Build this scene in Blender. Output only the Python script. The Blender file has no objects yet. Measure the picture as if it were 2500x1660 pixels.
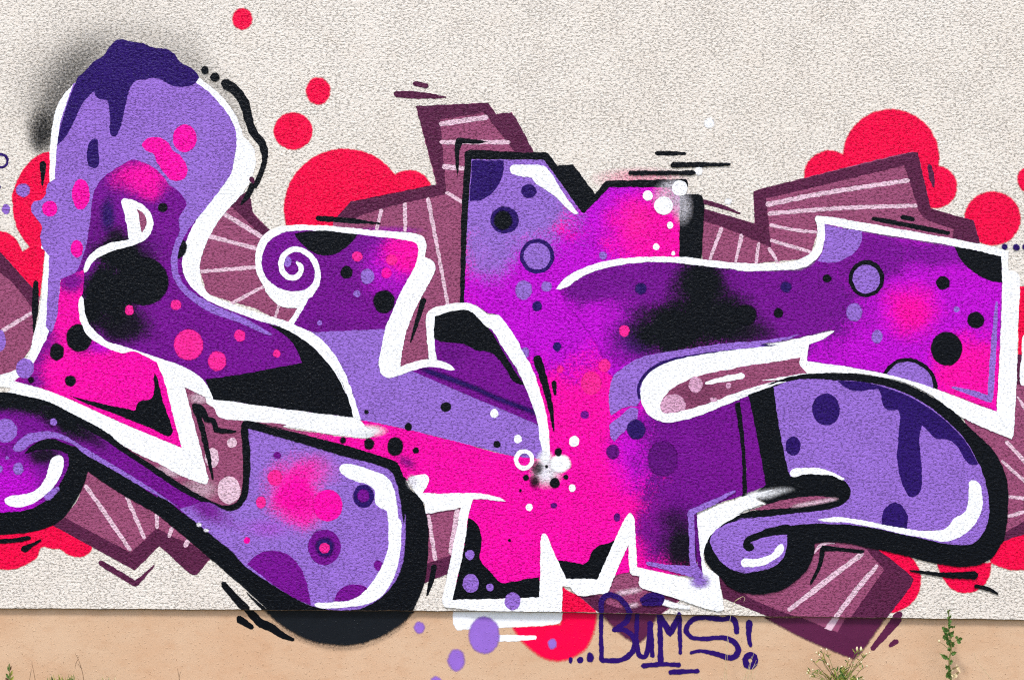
import bpy, math, random, re
from mathutils import Vector, Matrix
import numpy as np

# ------------------------------------------------------------------ camera, sky, sun, exposure
sc = bpy.context.scene
COL = sc.collection
S = 0.0016                    # metres of wall per photograph pixel
D = 5.6                       # camera to wall face
ROLL = math.radians(0.55)     # the camera was held slightly tilted
ZC = 1.36                     # camera height above the ground
cr, sr = math.cos(ROLL), math.sin(ROLL)
cd = bpy.data.cameras.new('camera'); cam = bpy.data.objects.new('camera', cd); COL.objects.link(cam)
cam.matrix_world = Matrix(((cr, -sr, 0, 0), (0, 0, -1, -D), (sr, cr, 0, ZC), (0, 0, 0, 1)))
cd.sensor_fit = 'HORIZONTAL'; cd.angle = 2 * math.atan(1250 * S / D); cd.clip_end = 500; cd.clip_start = 0.05
sc.camera = cam
SUN_EL, SUN_AZ = math.radians(58), math.radians(-32)      # high sun behind thin cloud, from the upper left in front of the wall
w = bpy.data.worlds.new('World'); sc.world = w; w.use_nodes = True
nt = w.node_tree; bg = nt.nodes['Background']
sky = nt.nodes.new('ShaderNodeTexSky'); sky.sky_type = 'NISHITA'; sky.sun_disc = False
sky.sun_elevation = SUN_EL; sky.sun_rotation = math.pi + SUN_AZ; sky.air_density = 1.0; sky.dust_density = 2.0; sky.ozone_density = 1.0
nt.links.new(sky.outputs[0], bg.inputs[0]); bg.inputs[1].default_value = 0.10
sl = bpy.data.lights.new('sun', 'SUN'); sun = bpy.data.objects.new('sun', sl); COL.objects.link(sun)
sl.energy = 1.5; sl.angle = math.radians(10); sl.color = (1.0, 0.985, 0.96)
sd = Vector((math.sin(SUN_AZ) * math.cos(SUN_EL), -math.cos(SUN_AZ) * math.cos(SUN_EL), math.sin(SUN_EL)))
sun.rotation_euler = (-sd).to_track_quat('-Z', 'Y').to_euler()
sc.view_settings.view_transform = 'Standard'; sc.view_settings.look = 'None'
sc.view_settings.exposure = 1.14; sc.view_settings.gamma = 1.0
sc.cycles.transparent_max_bounces = 48
sc.cycles.max_bounces = 6
sc.cycles.filter_width = 1.15
sc.cycles.use_denoising = False            # the denoiser smears the grain of the stucco

# ------------------------------------------------------------------ helpers
R = random.Random(7)
RECESS = 0.017               # the plinth stands back this far behind the stucco
EDGE = [(-3500, 1452), (-400, 1480), (0, 1484), (620, 1488), (1250, 1491.5), (1560, 1497), (1850, 1503), (2200, 1508), (2500, 1512), (2900, 1517), (6000, 1550)]
def edge(u):
    for (a, b), (c, d) in zip(EDGE, EDGE[1:]):
        if u <= c: return b + (d - b) * (u - a) / (c - a) + 0.45 * math.sin(u * .031) + 0.35 * math.sin(u * .083 + 1) + 0.3 * math.sin(u * .29)
    return EDGE[-1][1]
def world(u, v, y=0.0):
    k = S * (D + y) / D; a = (u - 1250) * k; b = (830 - v) * k
    return Vector((a * cr - b * sr, y, ZC + a * sr + b * cr))
def link(o, parent=None):
    COL.objects.link(o)
    if parent is not None: o.parent = parent
    return o
def mesh(name, verts, faces, mat, parent=None, smooth=False):
    m = bpy.data.meshes.new(name); m.from_pydata([tuple(v) for v in verts], [], faces); m.update()
    if mat: m.materials.append(mat)
    if smooth:
        for p in m.polygons: p.use_smooth = True
    return link(bpy.data.objects.new(name, m), parent)
def empty(name, loc=(0, 0, 0)):
    o = bpy.data.objects.new(name, None); o.location = loc; o.empty_display_size = 0.1; return link(o)
def tag(o, label=None, cat=None, group=None, kind=None):
    if label: o['label'] = label
    if cat: o['category'] = cat
    if group: o['group'] = group
    if kind: o['kind'] = kind
    return o
def lin(h):
    h = h.lstrip('#'); r = []
    for i in (0, 2, 4):
        c = int(h[i:i + 2], 16) / 255
        r.append(c / 12.92 if c <= 0.04045 else ((c + 0.055) / 1.055) ** 2.4)
    return (r[0], r[1], r[2], 1.0)

# ------------------------------------------------------------------ materials
class NB:
    def __init__(s, name):
        s.m = bpy.data.materials.new(name); s.m.use_nodes = True; s.t = s.m.node_tree
        s.p = s.t.nodes['Principled BSDF']; s.out = s.t.nodes['Material Output']
    def n(s, typ, **kw):
        x = s.t.nodes.new('ShaderNode' + typ)
        for k, v in kw.items(): setattr(x, k, v)
        return x
    def l(s, a, b): s.t.links.new(a, b)
    def math(s, op, a, b=None, c=None, clamp=False):
        x = s.n('Math', operation=op, use_clamp=clamp)
        for i, q in enumerate((a, b, c)):
            if q is None: continue
            if isinstance(q, (int, float)): x.inputs[i].default_value = q
            else: s.l(q, x.inputs[i])
        return x.outputs[0]
    def noise(s, vec, scale, detail=2, rough=0.5, dist=0.0):
        x = s.n('TexNoise'); s.l(vec, x.inputs['Vector'])
        x.inputs['Scale'].default_value = scale; x.inputs['Detail'].default_value = detail
        x.inputs['Roughness'].default_value = rough; x.inputs['Distortion'].default_value = dist
        return x.outputs['Fac']
    def mix(s, fac, a, b):
        x = s.n('Mix', data_type='RGBA')
        for q, i in ((fac, 0), (a, 6), (b, 7)):
            if isinstance(q, (int, float)): x.inputs[i].default_value = q
            elif isinstance(q, tuple): x.inputs[i].default_value = q
            else: s.l(q, x.inputs[i])
        return x.outputs[2]
    def rng(s, v, a, b, c=0.0, d=1.0, smooth=True):
        x = s.n('MapRange', interpolation_type='SMOOTHSTEP' if smooth else 'LINEAR')
        s.l(v, x.inputs[0])
        for i, q in zip((1, 2, 3, 4), (a, b, c, d)): x.inputs[i].default_value = q
        return x.outputs[0]
    def pos(s): return s.n('NewGeometry').outputs['Position']
    def flat(s, p):                       # drop the depth so every coat of paint shares the relief of the wall under it
        x = s.n('VectorMath', operation='MULTIPLY'); s.l(p, x.inputs[0]); x.inputs[1].default_value = (1, 0, 1); return x.outputs[0]

def stucco_height(b, p):
    """scraped mineral render: rounded sand grains, torn here and there by short level pits"""
    st = b.n('VectorMath', operation='MULTIPLY'); b.l(p, st.inputs[0]); st.inputs[1].default_value = (0.60, 0, 1.0)
    q = st.outputs[0]
    n1 = b.noise(q, 140, 3, 0.64, 0.1)
    n2 = b.noise(p, 62, 3, 0.62)
    coarse = b.noise(p, 6, 3, 0.65)
    lift = b.rng(coarse, 0.3, 0.7, -0.022, 0.022)
    pits = b.rng(b.math('ADD', n1, lift), 0.375, 0.45)
    return b.math('ADD', b.math('MULTIPLY', pits, 0.95), b.math('ADD', b.math('MULTIPLY', n2, 1.0), b.math('MULTIPLY', n1, 0.8)))
def plinth_height(b, p):
    n1 = b.noise(p, 260, 3, 0.6); n2 = b.noise(p, 40, 3, 0.5)
    sp = b.rng(b.noise(p, 95, 1, 0.5), 0.64, 0.72)
    h = b.math('ADD', b.math('MULTIPLY', n1, 0.5), b.math('MULTIPLY', n2, 0.6))
    return b.math('ADD', h, b.math('MULTIPLY', sp, 0.8))
def bump(b, h, dist, strength=1.0):
    x = b.n('Bump'); x.inputs['Distance'].default_value = dist; x.inputs['Strength'].default_value = strength
    b.l(h, x.inputs['Height']); b.l(x.outputs[0], b.p.inputs['Normal'])

STUCCO_D, PLINTH_D = 0.0053, 0.0011
PALETTE = dict(WH='#f7f7fa', BK='#060a12', DV='#2a0e64', LV='#956acb', PU='#740a8c', MG='#be02cc', PK='#ff00a4', RD='#fb0045',
               PL='#984c70', DP='#5a2144', LP='#e4bfd0', DK='#d6a0bf', HP='#ff2496', LW='#efe9f2', GY='#24272c', DU='#5e0876', NV='#2a1060', BG='#171b21')  # BG: black greyed to paint in the sheen on the smooth plinth
_cache = {}
def paint(col, plinth=False, soft=False, blobs=None, key=None):
    k = (key or col, plinth, soft)
    if k in _cache: return _cache[k]
    b = NB('spray_paint_' + '_'.join(map(str, k))); p = b.pos(); f = b.flat(p)
    c = lin(PALETTE[col])
    grain = b.noise(f, 125, 3, 0.7)
    colour = c
    if blobs:
        first = b.n('RGB'); first.outputs[0].default_value = c; colour = first.outputs[0]
        drift = b.noise(f, 12, 4, 0.65)
        for (bc, u, v, rx, ry, rot, amt, inner) in blobs:
            wc = world(u, v)
            mp = b.n('Mapping', vector_type='TEXTURE'); b.l(p, mp.inputs[0])
            mp.inputs['Location'].default_value = wc; mp.inputs['Rotation'].default_value = (0, math.radians(rot), 0)
            mp.inputs['Scale'].default_value = (rx * S, 1000, ry * S)
            ln = b.n('VectorMath', operation='LENGTH'); b.l(mp.outputs[0], ln.inputs[0])
            r = b.math('ADD', ln.outputs['Value'], b.math('MULTIPLY_ADD', grain, 1.0, -0.5))
            r = b.math('ADD', r, b.math('MULTIPLY_ADD', drift, 0.75, -0.375))
            fac = b.rng(r, inner, 1.05, amt, 0.0)
            colour = b.mix(fac, colour, lin(PALETTE[bc]))
    # thin and thick coats
    tone = b.noise(f, 14, 4, 0.6)
    hs = b.n('HueSaturation'); hs.inputs['Hue'].default_value = 0.5
    if isinstance(colour, tuple): hs.inputs['Color'].default_value = colour
    else: b.l(colour, hs.inputs['Color'])
    b.l(b.math('MULTIPLY_ADD', tone, 0.36, 0.82), hs.inputs['Value'])
    b.l(hs.outputs[0], b.p.inputs['Base Color'])
    b.p.inputs['Roughness'].default_value = 0.27; b.p.inputs['Specular IOR Level'].default_value = 0.12
    if plinth: bump(b, plinth_height(b, f), PLINTH_D)
    else: bump(b, stucco_height(b, f), STUCCO_D * (0.28 if col == 'WH' else 1.0))
    if soft:
        at = b.n('Attribute', attribute_name='cover'); a = at.outputs['Fac']
        # sprayed droplets: fine grain breaks up the thin edge of a coat
        edge_ = b.math('MULTIPLY', b.math('MULTIPLY', a, b.math('SUBTRACT', 1.0, a)), 5.0)
        al = b.math('ADD', a, b.math('MULTIPLY', b.math('SUBTRACT', b.noise(f, 120, 3, 0.75), 0.5), edge_), clamp=True)
        tr = b.n('BsdfTransparent'); mx = b.n('MixShader'); b.l(al, mx.inputs[0]); b.l(tr.outputs[0], mx.inputs[1]); b.l(b.p.outputs[0], mx.inputs[2])
        b.l(mx.outputs[0], b.out.inputs['Surface'])
    _cache[k] = b.m
    return b.m

def wall_material():
    b = NB('cream_stucco'); p = b.pos(); f = b.flat(p)
    big = b.noise(f, 1.1, 3, 0.6); mid = b.noise(f, 7, 4, 0.65); fine = b.noise(f, 150, 3, 0.65)
    c = b.mix(b.rng(big, 0.3, 0.7), lin('#ebe2d8'), lin('#e8ded3'))
    c = b.mix(b.math('MULTIPLY', b.rng(mid, 0.45, 0.75), 0.18), c, lin('#dccbbb'))
    c = b.mix(b.math('MULTIPLY', b.rng(fine, 0.5, 0.8), 0.35), c, lin('#c0ae9c'))
    b.l(c, b.p.inputs['Base Color']); b.p.inputs['Roughness'].default_value = 0.9; b.p.inputs['Specular IOR Level'].default_value = 0.15
    bump(b, stucco_height(b, f), STUCCO_D); return b.m
def plinth_material():
    b = NB('peach_plinth_render'); p = b.pos(); f = b.flat(p)
    st = b.n('VectorMath', operation='MULTIPLY'); b.l(f, st.inputs[0]); st.inputs[1].default_value = (1, 0, 1.8)
    big = b.noise(st.outputs[0], 2.6, 4, 0.6); mid = b.noise(st.outputs[0], 13, 4, 0.65); fine = b.noise(f, 210, 2, 0.6); spk = b.noise(f, 120, 1, 0.5)
    c = b.mix(b.rng(big, 0.3, 0.72), lin('#d6b495'), lin('#d0a988'))
    c = b.mix(b.math('MULTIPLY', b.rng(mid, 0.46, 0.78), 0.35), c, lin('#be8c66'))
    c = b.mix(b.math('MULTIPLY', b.rng(fine, 0.45, 0.8), 0.35), c, lin('#a8825c'))
    c = b.mix(b.math('MULTIPLY', b.rng(spk, 0.70, 0.76), 0.8), c, lin('#7a5a42'))
    b.l(c, b.p.inputs['Base Color']); b.p.inputs['Roughness'].default_value = 0.85; b.p.inputs['Specular IOR Level'].default_value = 0.2
    bump(b, plinth_height(b, f), PLINTH_D); return b.m
def simple(name, col, col2=None, rough=0.7, scale=60, trans=0.0):
    b = NB(name); p = b.pos()
    c = b.mix(b.rng(b.noise(p, scale, 3, 0.6), 0.35, 0.7), lin(col), lin(col2 or col))
    b.l(c, b.p.inputs['Base Color']); b.p.inputs['Roughness'].default_value = rough; b.p.inputs['Specular IOR Level'].default_value = 0.3
    if trans:
        t = b.n('BsdfTranslucent'); b.l(c, t.inputs['Color']); mx = b.n('MixShader'); mx.inputs[0].default_value = trans
        b.l(b.p.outputs[0], mx.inputs[1]); b.l(t.outputs[0], mx.inputs[2]); b.l(mx.outputs[0], b.out.inputs['Surface'])
    return b.m

# ------------------------------------------------------------------ ground, wall, plinth
def ground():
    b = NB('dry_ground'); p = b.pos()
    n1 = b.noise(p, 1.5, 5, 0.6); n2 = b.noise(p, 22, 5, 0.7)
    c = b.mix(b.rng(n1, 0.35, 0.65), lin('#8d8168'), lin('#6f7050'))
    c = b.mix(b.math('MULTIPLY', b.rng(n2, 0.5, 0.7), 0.6), c, lin('#5b4c39'))
    b.l(c, b.p.inputs['Base Color']); b.p.inputs['Roughness'].default_value = 0.95
    bump(b, n2, 0.02)
    L = 150
    tag(mesh('ground', [(-L, -L, 0), (L, -L, 0), (L, L, 0), (-L, L, 0)], [(0, 1, 2, 3)], b.m), 'dry earth and thin grass at the foot of the wall', kind='structure')
def build_wall():
    root = tag(empty('building_wall', (0, 0, 0)), 'cream stucco building wall standing over a peach plinth', 'wall')
    us = list(range(-2700, 5200, 8))
    bot = [world(u, edge(u)) for u in us]
    X0, X1, ZT, T = bot[0].x, bot[-1].x, 5.2, 0.30
    n = len(us); V = []; F = []
    ch = 0.001
    rows = []
    def row(fn): rows.append(len(V)); V.extend(fn(i) for i in range(n))
    row(lambda i: (bot[i].x, T, ZT)); row(lambda i: (bot[i].x, 0, ZT))
    row(lambda i: (bot[i].x, 0, bot[i].z + ch)); row(lambda i: (bot[i].x, ch, bot[i].z)); row(lambda i: (bot[i].x, T, bot[i].z))
    for a, c in zip(rows, rows[1:] + rows[:1]):
        for i in range(n - 1): F.append((a + i, c + i, c + i + 1, a + i + 1))
    F.append([r for r in rows]); F.append([r + n - 1 for r in reversed(rows)])
    tag(mesh('stucco_facade', V, F, wall_material(), root), 'rough cream stucco facade above the plinth')
    zt = max(b.z for b in bot) + 0.05
    y0, y1 = RECESS, T - 0.02
    V = [(X0 + .01, y0, -0.2), (X1 - .01, y0, -0.2), (X1 - .01, y1, -0.2), (X0 + .01, y1, -0.2), (X0 + .01, y0, zt), (X1 - .01, y0, zt), (X1 - .01, y1, zt), (X0 + .01, y1, zt)]
    V2 = []; F2 = []
    for i in range(n):                      # added dark strip that paints in the shadow line under the stucco edge
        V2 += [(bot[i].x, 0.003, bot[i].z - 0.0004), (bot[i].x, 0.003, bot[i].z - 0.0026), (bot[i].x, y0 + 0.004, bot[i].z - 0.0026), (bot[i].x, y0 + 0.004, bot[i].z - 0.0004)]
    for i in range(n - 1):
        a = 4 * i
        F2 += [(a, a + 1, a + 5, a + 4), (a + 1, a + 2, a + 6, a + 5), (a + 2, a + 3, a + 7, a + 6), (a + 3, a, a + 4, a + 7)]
    tag(mesh('edge_shade_strip', V2, F2, simple('edge_shade_brown', '#4b3b2f', '#67513f', 0.6, 20), root), 'thin dark strip painting the shadow line under the stucco edge')
    tag(mesh('plinth', V, [(0, 1, 5, 4), (1, 2, 6, 5), (2, 3, 7, 6), (3, 0, 4, 7), (4, 5, 6, 7), (3, 2, 1, 0)], plinth_material(), root), 'smooth peach plinth set back under the stucco')
ground(); build_wall()

# ------------------------------------------------------------------ painted shapes
K = 700 / 2360
ORG = {'A': (0, (0, 400, 800, 1195)), 'B': (600, (100, 500, 850, 1195)), 'C': (1200, (200, 600, 900, 1195)), 'D': (1800, (200, 600, 900, 1195))}
def parse(txt):
    """points '<x>,<y>[/width[/cover]][*]' measured on an enlarged sheet of the photograph; '*' is a sharp corner"""
    out = []; o = (0, 0)
    for t in txt.split():
        if re.fullmatch(r'[ABCD][1-4]', t):
            o = (ORG[t[0]][0], ORG[t[0]][1][int(t[1]) - 1]); continue
        cor = t.endswith('*'); t = t.rstrip('*'); q = t.split('/'); x, y = q[0].split(',')
        out.append([o[0] + float(x) * K, o[1] + float(y) * K, float(q[1]) * K if len(q) > 1 else 0.0, float(q[2]) if len(q) > 2 else 1.0, cor])
    return out
def cr_seg(p0, p1, p2, p3, n):
    r = []
    P = [np.array(p[:4]) for p in (p0, p1, p2, p3)]
    def tj(t, a, b): return t + max(1e-6, float(np.hypot(*(b[:2] - a[:2])))) ** 0.5
    t0 = 0; t1 = tj(t0, P[0], P[1]); t2 = tj(t1, P[1], P[2]); t3 = tj(t2, P[2], P[3])
    for i in range(n):
        t = t1 + (t2 - t1) * i / n
        A1 = (t1 - t) / (t1 - t0) * P[0] + (t - t0) / (t1 - t0) * P[1]
        A2 = (t2 - t) / (t2 - t1) * P[1] + (t - t1) / (t2 - t1) * P[2]
        A3 = (t3 - t) / (t3 - t2) * P[2] + (t - t2) / (t3 - t2) * P[3]
        B1 = (t2 - t) / (t2 - t0) * A1 + (t - t0) / (t2 - t0) * A2
        B2 = (t3 - t) / (t3 - t1) * A2 + (t - t1) / (t3 - t1) * A3
        r.append((t2 - t) / (t2 - t1) * B1 + (t - t1) / (t2 - t1) * B2)
    return r
def curve(pts, closed, step=4.0):
    n = len(pts); out = []
    segs = n if closed else n - 1
    def ghost(a, b): return [2 * a[i] - b[i] for i in range(4)]
    for i in range(segs):
        p1, p2 = pts[i], pts[(i + 1) % n]
        p0 = pts[(i - 1) % n] if (closed or i > 0) else ghost(p1, p2)
        p3 = pts[(i + 2) % n] if (closed or i + 2 < n) else ghost(p2, p1)
        if p1[4]: p0 = ghost(p1, p2)
        if p2[4]: p3 = ghost(p2, p1)
        L = math.hypot(p2[0] - p1[0], p2[1] - p1[1])
        if L < 0.01: continue
        out += cr_seg(p0, p1, p2, p3, max(1, int(L / step)))
    if not closed: out.append(np.array(pts[-1][:4]))
    return out
class Jit:
    def __init__(s): s.ph = [R.uniform(0, 6.28) for _ in range(6)]
    def __call__(s, x, y, a):
        h = s.ph
        dx = math.sin(x * .21 + y * .13 + h[0]) + .8 * math.sin(x * .47 - y * .39 + h[1]) + R.uniform(-1, 1)
        dy = math.sin(y * .23 - x * .11 + h[3]) + .8 * math.sin(y * .51 + x * .33 + h[4]) + R.uniform(-1, 1)
        return x + a * dx, y + a * dy
def normals(P):
    n = len(P); N = []
    for i in range(n):
        a, b, c = P[i - 1], P[i], P[(i + 1) % n]
        d1 = (b[0] - a[0], b[1] - a[1]); d2 = (c[0] - b[0], c[1] - b[1])
        l1 = math.hypot(*d1) or 1; l2 = math.hypot(*d2) or 1
        nx = -(d1[1] / l1 + d2[1] / l2); ny = d1[0] / l1 + d2[0] / l2
        l = math.hypot(nx, ny) or 1
        N.append((nx / l, ny / l))
    return N
def area(P): return 0.5 * sum(P[i - 1][0] * P[i][1] - P[i][0] * P[i - 1][1] for i in range(len(P)))
CELL = 8; GX, GY = 2500 // CELL + 40, 1700 // CELL + 40
LEVEL = {False: np.zeros((GY, GX), int), True: np.zeros((GY, GX), int)}
def layer(P, plinth):
    """lowest coat number that lies on top of everything already painted under this outline"""
    P = np.array([(p[0], p[1]) for p in P]) / CELL + 20
    M = np.zeros((GY, GX), bool)
    x0, y0 = np.maximum(np.floor(P.min(0)).astype(int) - 1, 0); x1, y1 = np.minimum(np.ceil(P.max(0)).astype(int) + 2, (GX, GY))
    gx, gy = np.meshgrid(np.arange(x0, x1), np.arange(y0, y1)); ins = np.zeros(gx.shape, bool)
    j = len(P) - 1
    for i in range(len(P)):
        xi, yi = P[i]; xj, yj = P[j]
        if yi != yj: ins ^= ((yi > gy) != (yj > gy)) & (gx < (xj - xi) * (gy - yi) / (yj - yi) + xi)
        j = i
    M[y0:y1, x0:x1] = ins
    for x, y in P:
        ix, iy = int(round(x)), int(round(y))
        if 1 <= ix < GX - 1 and 1 <= iy < GY - 1: M[iy - 1:iy + 2, ix - 1:ix + 2] = True
    L = LEVEL[plinth]; k = int(L[M].max()) + 1 if M.any() else 1
    L[M] = k
    return k
def put(name, verts, faces, cover, mat, plinth, k, parent):
    base = RECESS if plinth else 0.0
    y = base - 0.0004 - 0.00010 * k
    W = []
    for u, v in verts:
        e = edge(u)
        v = max(v, e - 14) if plinth else min(v, e - 0.2)
        W.append(world(u, v, y))
    o = mesh(name, W, faces, mat, parent)
    me = o.data
    if me.polygons and sum(p.normal.y * p.area for p in me.polygons) > 0: me.flip_normals()
    if cover is not None:
        at = me.attributes.new('cover', 'FLOAT', 'POINT')
        at.data.foreach_set('value', cover)
    return o
def polygon(name, P, col, parent, plinth=False, soft=0.0, mat=None, jit=0.5, key=None):
    J = Jit(); P = [J(p[0], p[1], jit) for p in P]
    Q = [P[0]]
    for p in P[1:]:
        if math.hypot(p[0] - Q[-1][0], p[1] - Q[-1][1]) > 0.6: Q.append(p)
    P = Q
    if area(P) < 0: P.reverse()
    k = layer(P, plinth); n = len(P)
    if soft > 0:
        N = normals(P)                      # points inward for positive area
        inn = [(p[0] + q[0] * soft * .45, p[1] + q[1] * soft * .45) for p, q in zip(P, N)]
        out = [(p[0] - q[0] * soft * .55, p[1] - q[1] * soft * .55) for p, q in zip(P, N)]
        V, F = tri(inn); m = len(V)
        F = F + [(m + i, m + (i + 1) % n, m + n + (i + 1) % n, m + n + i) for i in range(n)]
        return put(name, V + inn + out, F, [1.0] * (m + n) + [0.0] * n, mat or paint(col, plinth, True), plinth, k, parent)
    V, F = tri(P)
    return put(name, V, F, None, mat or paint(col, plinth), plinth, k, parent)
def tri(P):
    from mathutils.geometry import delaunay_2d_cdt
    n = len(P)
    r = delaunay_2d_cdt([Vector(p) for p in P], [], [list(range(n))], 1, 1e-4)
    return [(v.x, v.y) for v in r[0]], [tuple(f) for f in r[2]]
def ribbon(C):
    """outline polygon of a brush stroke with round ends"""
    n = len(C); L = []; Rr = []
    for i in range(n):
        a = C[max(0, i - 1)]; b = C[min(n - 1, i + 1)]
        dx, dy = b[0] - a[0], b[1] - a[1]; l = math.hypot(dx, dy) or 1
        h = C[i][2] / 2
        L.append((C[i][0] - dy / l * h, C[i][1] + dx / l * h)); Rr.append((C[i][0] + dy / l * h, C[i][1] - dx / l * h))
    def cap(c, p):
        a0 = math.atan2(p[1] - c[1], p[0] - c[0]); r = c[2] / 2
        m = max(2, int(r * 3.14 / 3))
        return [(c[0] + r * .8 * math.cos(a0 - math.pi * i / m), c[1] + r * .8 * math.sin(a0 - math.pi * i / m)) for i in range(1, m)] if r > 1 else []
    return L + cap(C[-1], L[-1]) + Rr[::-1] + cap(C[0], Rr[0])
def soft_stroke(name, C, col, parent, plinth, mat=None):
    n = len(C); prof = [(-1, 0), (-.75, .14), (-.5, .42), (-.25, .78), (0, 1), (.25, .78), (.5, .42), (.75, .14), (1, 0)]
    V = []; A = []
    for i in range(n):
        a = C[max(0, i - 1)]; b = C[min(n - 1, i + 1)]
        dx, dy = b[0] - a[0], b[1] - a[1]; l = math.hypot(dx, dy) or 1; h = C[i][2] / 2
        for t, al in prof:
            V.append((C[i][0] - dy / l * h * t, C[i][1] + dx / l * h * t)); A.append(al * C[i][3] * (0 if i in (0, n - 1) else 1))
    m = len(prof); F = [(i * m + j, i * m + j + 1, (i + 1) * m + j + 1, (i + 1) * m + j) for i in range(n - 1) for j in range(m - 1)]
    k = layer([V[i * m] for i in range(n)] + [V[i * m + m - 1] for i in range(n - 1, -1, -1)], plinth)
    return put(name, V, F, A, mat or paint(col, plinth, True), plinth, k, parent)
def ell(cx, cy, rx, ry, n=None):
    n = n or max(10, int(2 * math.pi * max(rx, ry) / 4))
    return [(cx + rx * math.cos(2 * math.pi * i / n), cy + ry * math.sin(2 * math.pi * i / n)) for i in range(n)]
def blob(name, cx, cy, rx, ry, peak, col, parent, plinth):
    rings = [(0.25, .94), (.45, .78), (.62, .52), (.8, .22), (1.0, 0)]
    V = [(cx, cy)]; A = [peak]; F = []; n = 28
    for r, al in rings: V += ell(cx, cy, rx * r, ry * r, n); A += [al * peak] * n
    for i in range(n): F.append((0, 1 + i, 1 + (i + 1) % n))
    for q in range(len(rings) - 1):
        for i in range(n):
            a = 1 + q * n
            F.append((a + i, a + n + i, a + n + (i + 1) % n, a + (i + 1) % n))
    k = layer(ell(cx, cy, rx, ry), plinth)
    return put(name, V, F, A, paint(col, plinth, True), plinth, k, parent)

ROOTS = {}; NODES = {}
def draw(table):
    for line in table.strip().splitlines():
        line = line.split('#')[0].strip()
        if not line: continue
        head, _, path = line.partition(':')
        f = head.split(); key, name, col, typ = f[:4]; opt = dict(o.split('=') for o in f[4:])
        plinth = 'pl' in opt; soft = float(opt.get('soft', 0))
        root, pname, label = PARTS[key]
        parent = NODES.get(key) or ROOTS[root]
        nm = pname if key not in NODES else name
        mat = None
        if 'mat' in opt: mat = paint(BLOBS[opt['mat']][0], plinth, soft > 0, BLOBS[opt['mat']][1], opt['mat'])
        if typ == 'f': o = polygon(nm, curve(parse(path), True), col, parent, plinth, soft, mat)
        elif typ == 's':
            C = curve(parse(path), False); dw = {'BK': 1.6, 'LP': -3.0}.get(col, 0.0)
            for q in C: q[2] = max(q[2] + dw, 1.2)
            o = polygon(nm, ribbon(C), col, parent, plinth, soft, mat)
        elif typ == 'g': o = soft_stroke(nm, curve(parse(path), False, 8.0), col, parent, plinth)
        else:
            toks = path.split(); c, r = parse(' '.join(toks[:2]))[0], [float(q) * K for q in toks[2].split(',')]
            if len(r) == 1: r = [r[0], r[0]]
            if typ == 'c': o = polygon(nm, ell(c[0], c[1], r[0], r[1]), col, parent, plinth, soft, mat)
            elif typ == 'b': o = blob(nm, c[0], c[1], r[0], r[1], float(opt.get('a', .6)), col, parent, plinth)
            elif typ == 'r':
                w_ = float(toks[3]) * K; e = ell(c[0], c[1], r[0], r[1]); e.append(e[0])
                n = len(e) - 1
                k = layer(ell(c[0], c[1], r[0] + w_ / 2, r[1] + w_ / 2), plinth)
                J = Jit(); V = [J(*p, .5) for p in ell(c[0], c[1], r[0] - w_ / 2, r[1] - w_ / 2, n)] + [J(*p, .5) for p in ell(c[0], c[1], r[0] + w_ / 2, r[1] + w_ / 2, n)]
                o = put(nm, V, [(i, (i + 1) % n, n + (i + 1) % n, n + i) for i in range(n)], None, paint(col, plinth), plinth, k, parent)
        if key not in NODES:
            NODES[key] = o; o['label'] = label
def Q(txt):
    """sheet coordinates of a gradient centre -> photograph pixels"""
    p = parse(txt)[0]; return p[0], p[1]
def G(col, at, rx, ry, amt=1.0, inner=0.2, rot=0):
    u, v = Q(at); return (col, u, v, rx * K, ry * K, rot, amt, inner)
ROOTS['m'] = tag(empty('graffiti_mural', (0, 0, 0)), 'large purple, pink and black graffiti lettering sprayed across the stucco wall', 'graffiti')
ROOTS['t'] = tag(empty('graffiti_tag', (0, 0, 0)), 'thin dark violet handwritten tag BuMS! under the mural on the plinth', 'graffiti tag')
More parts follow.
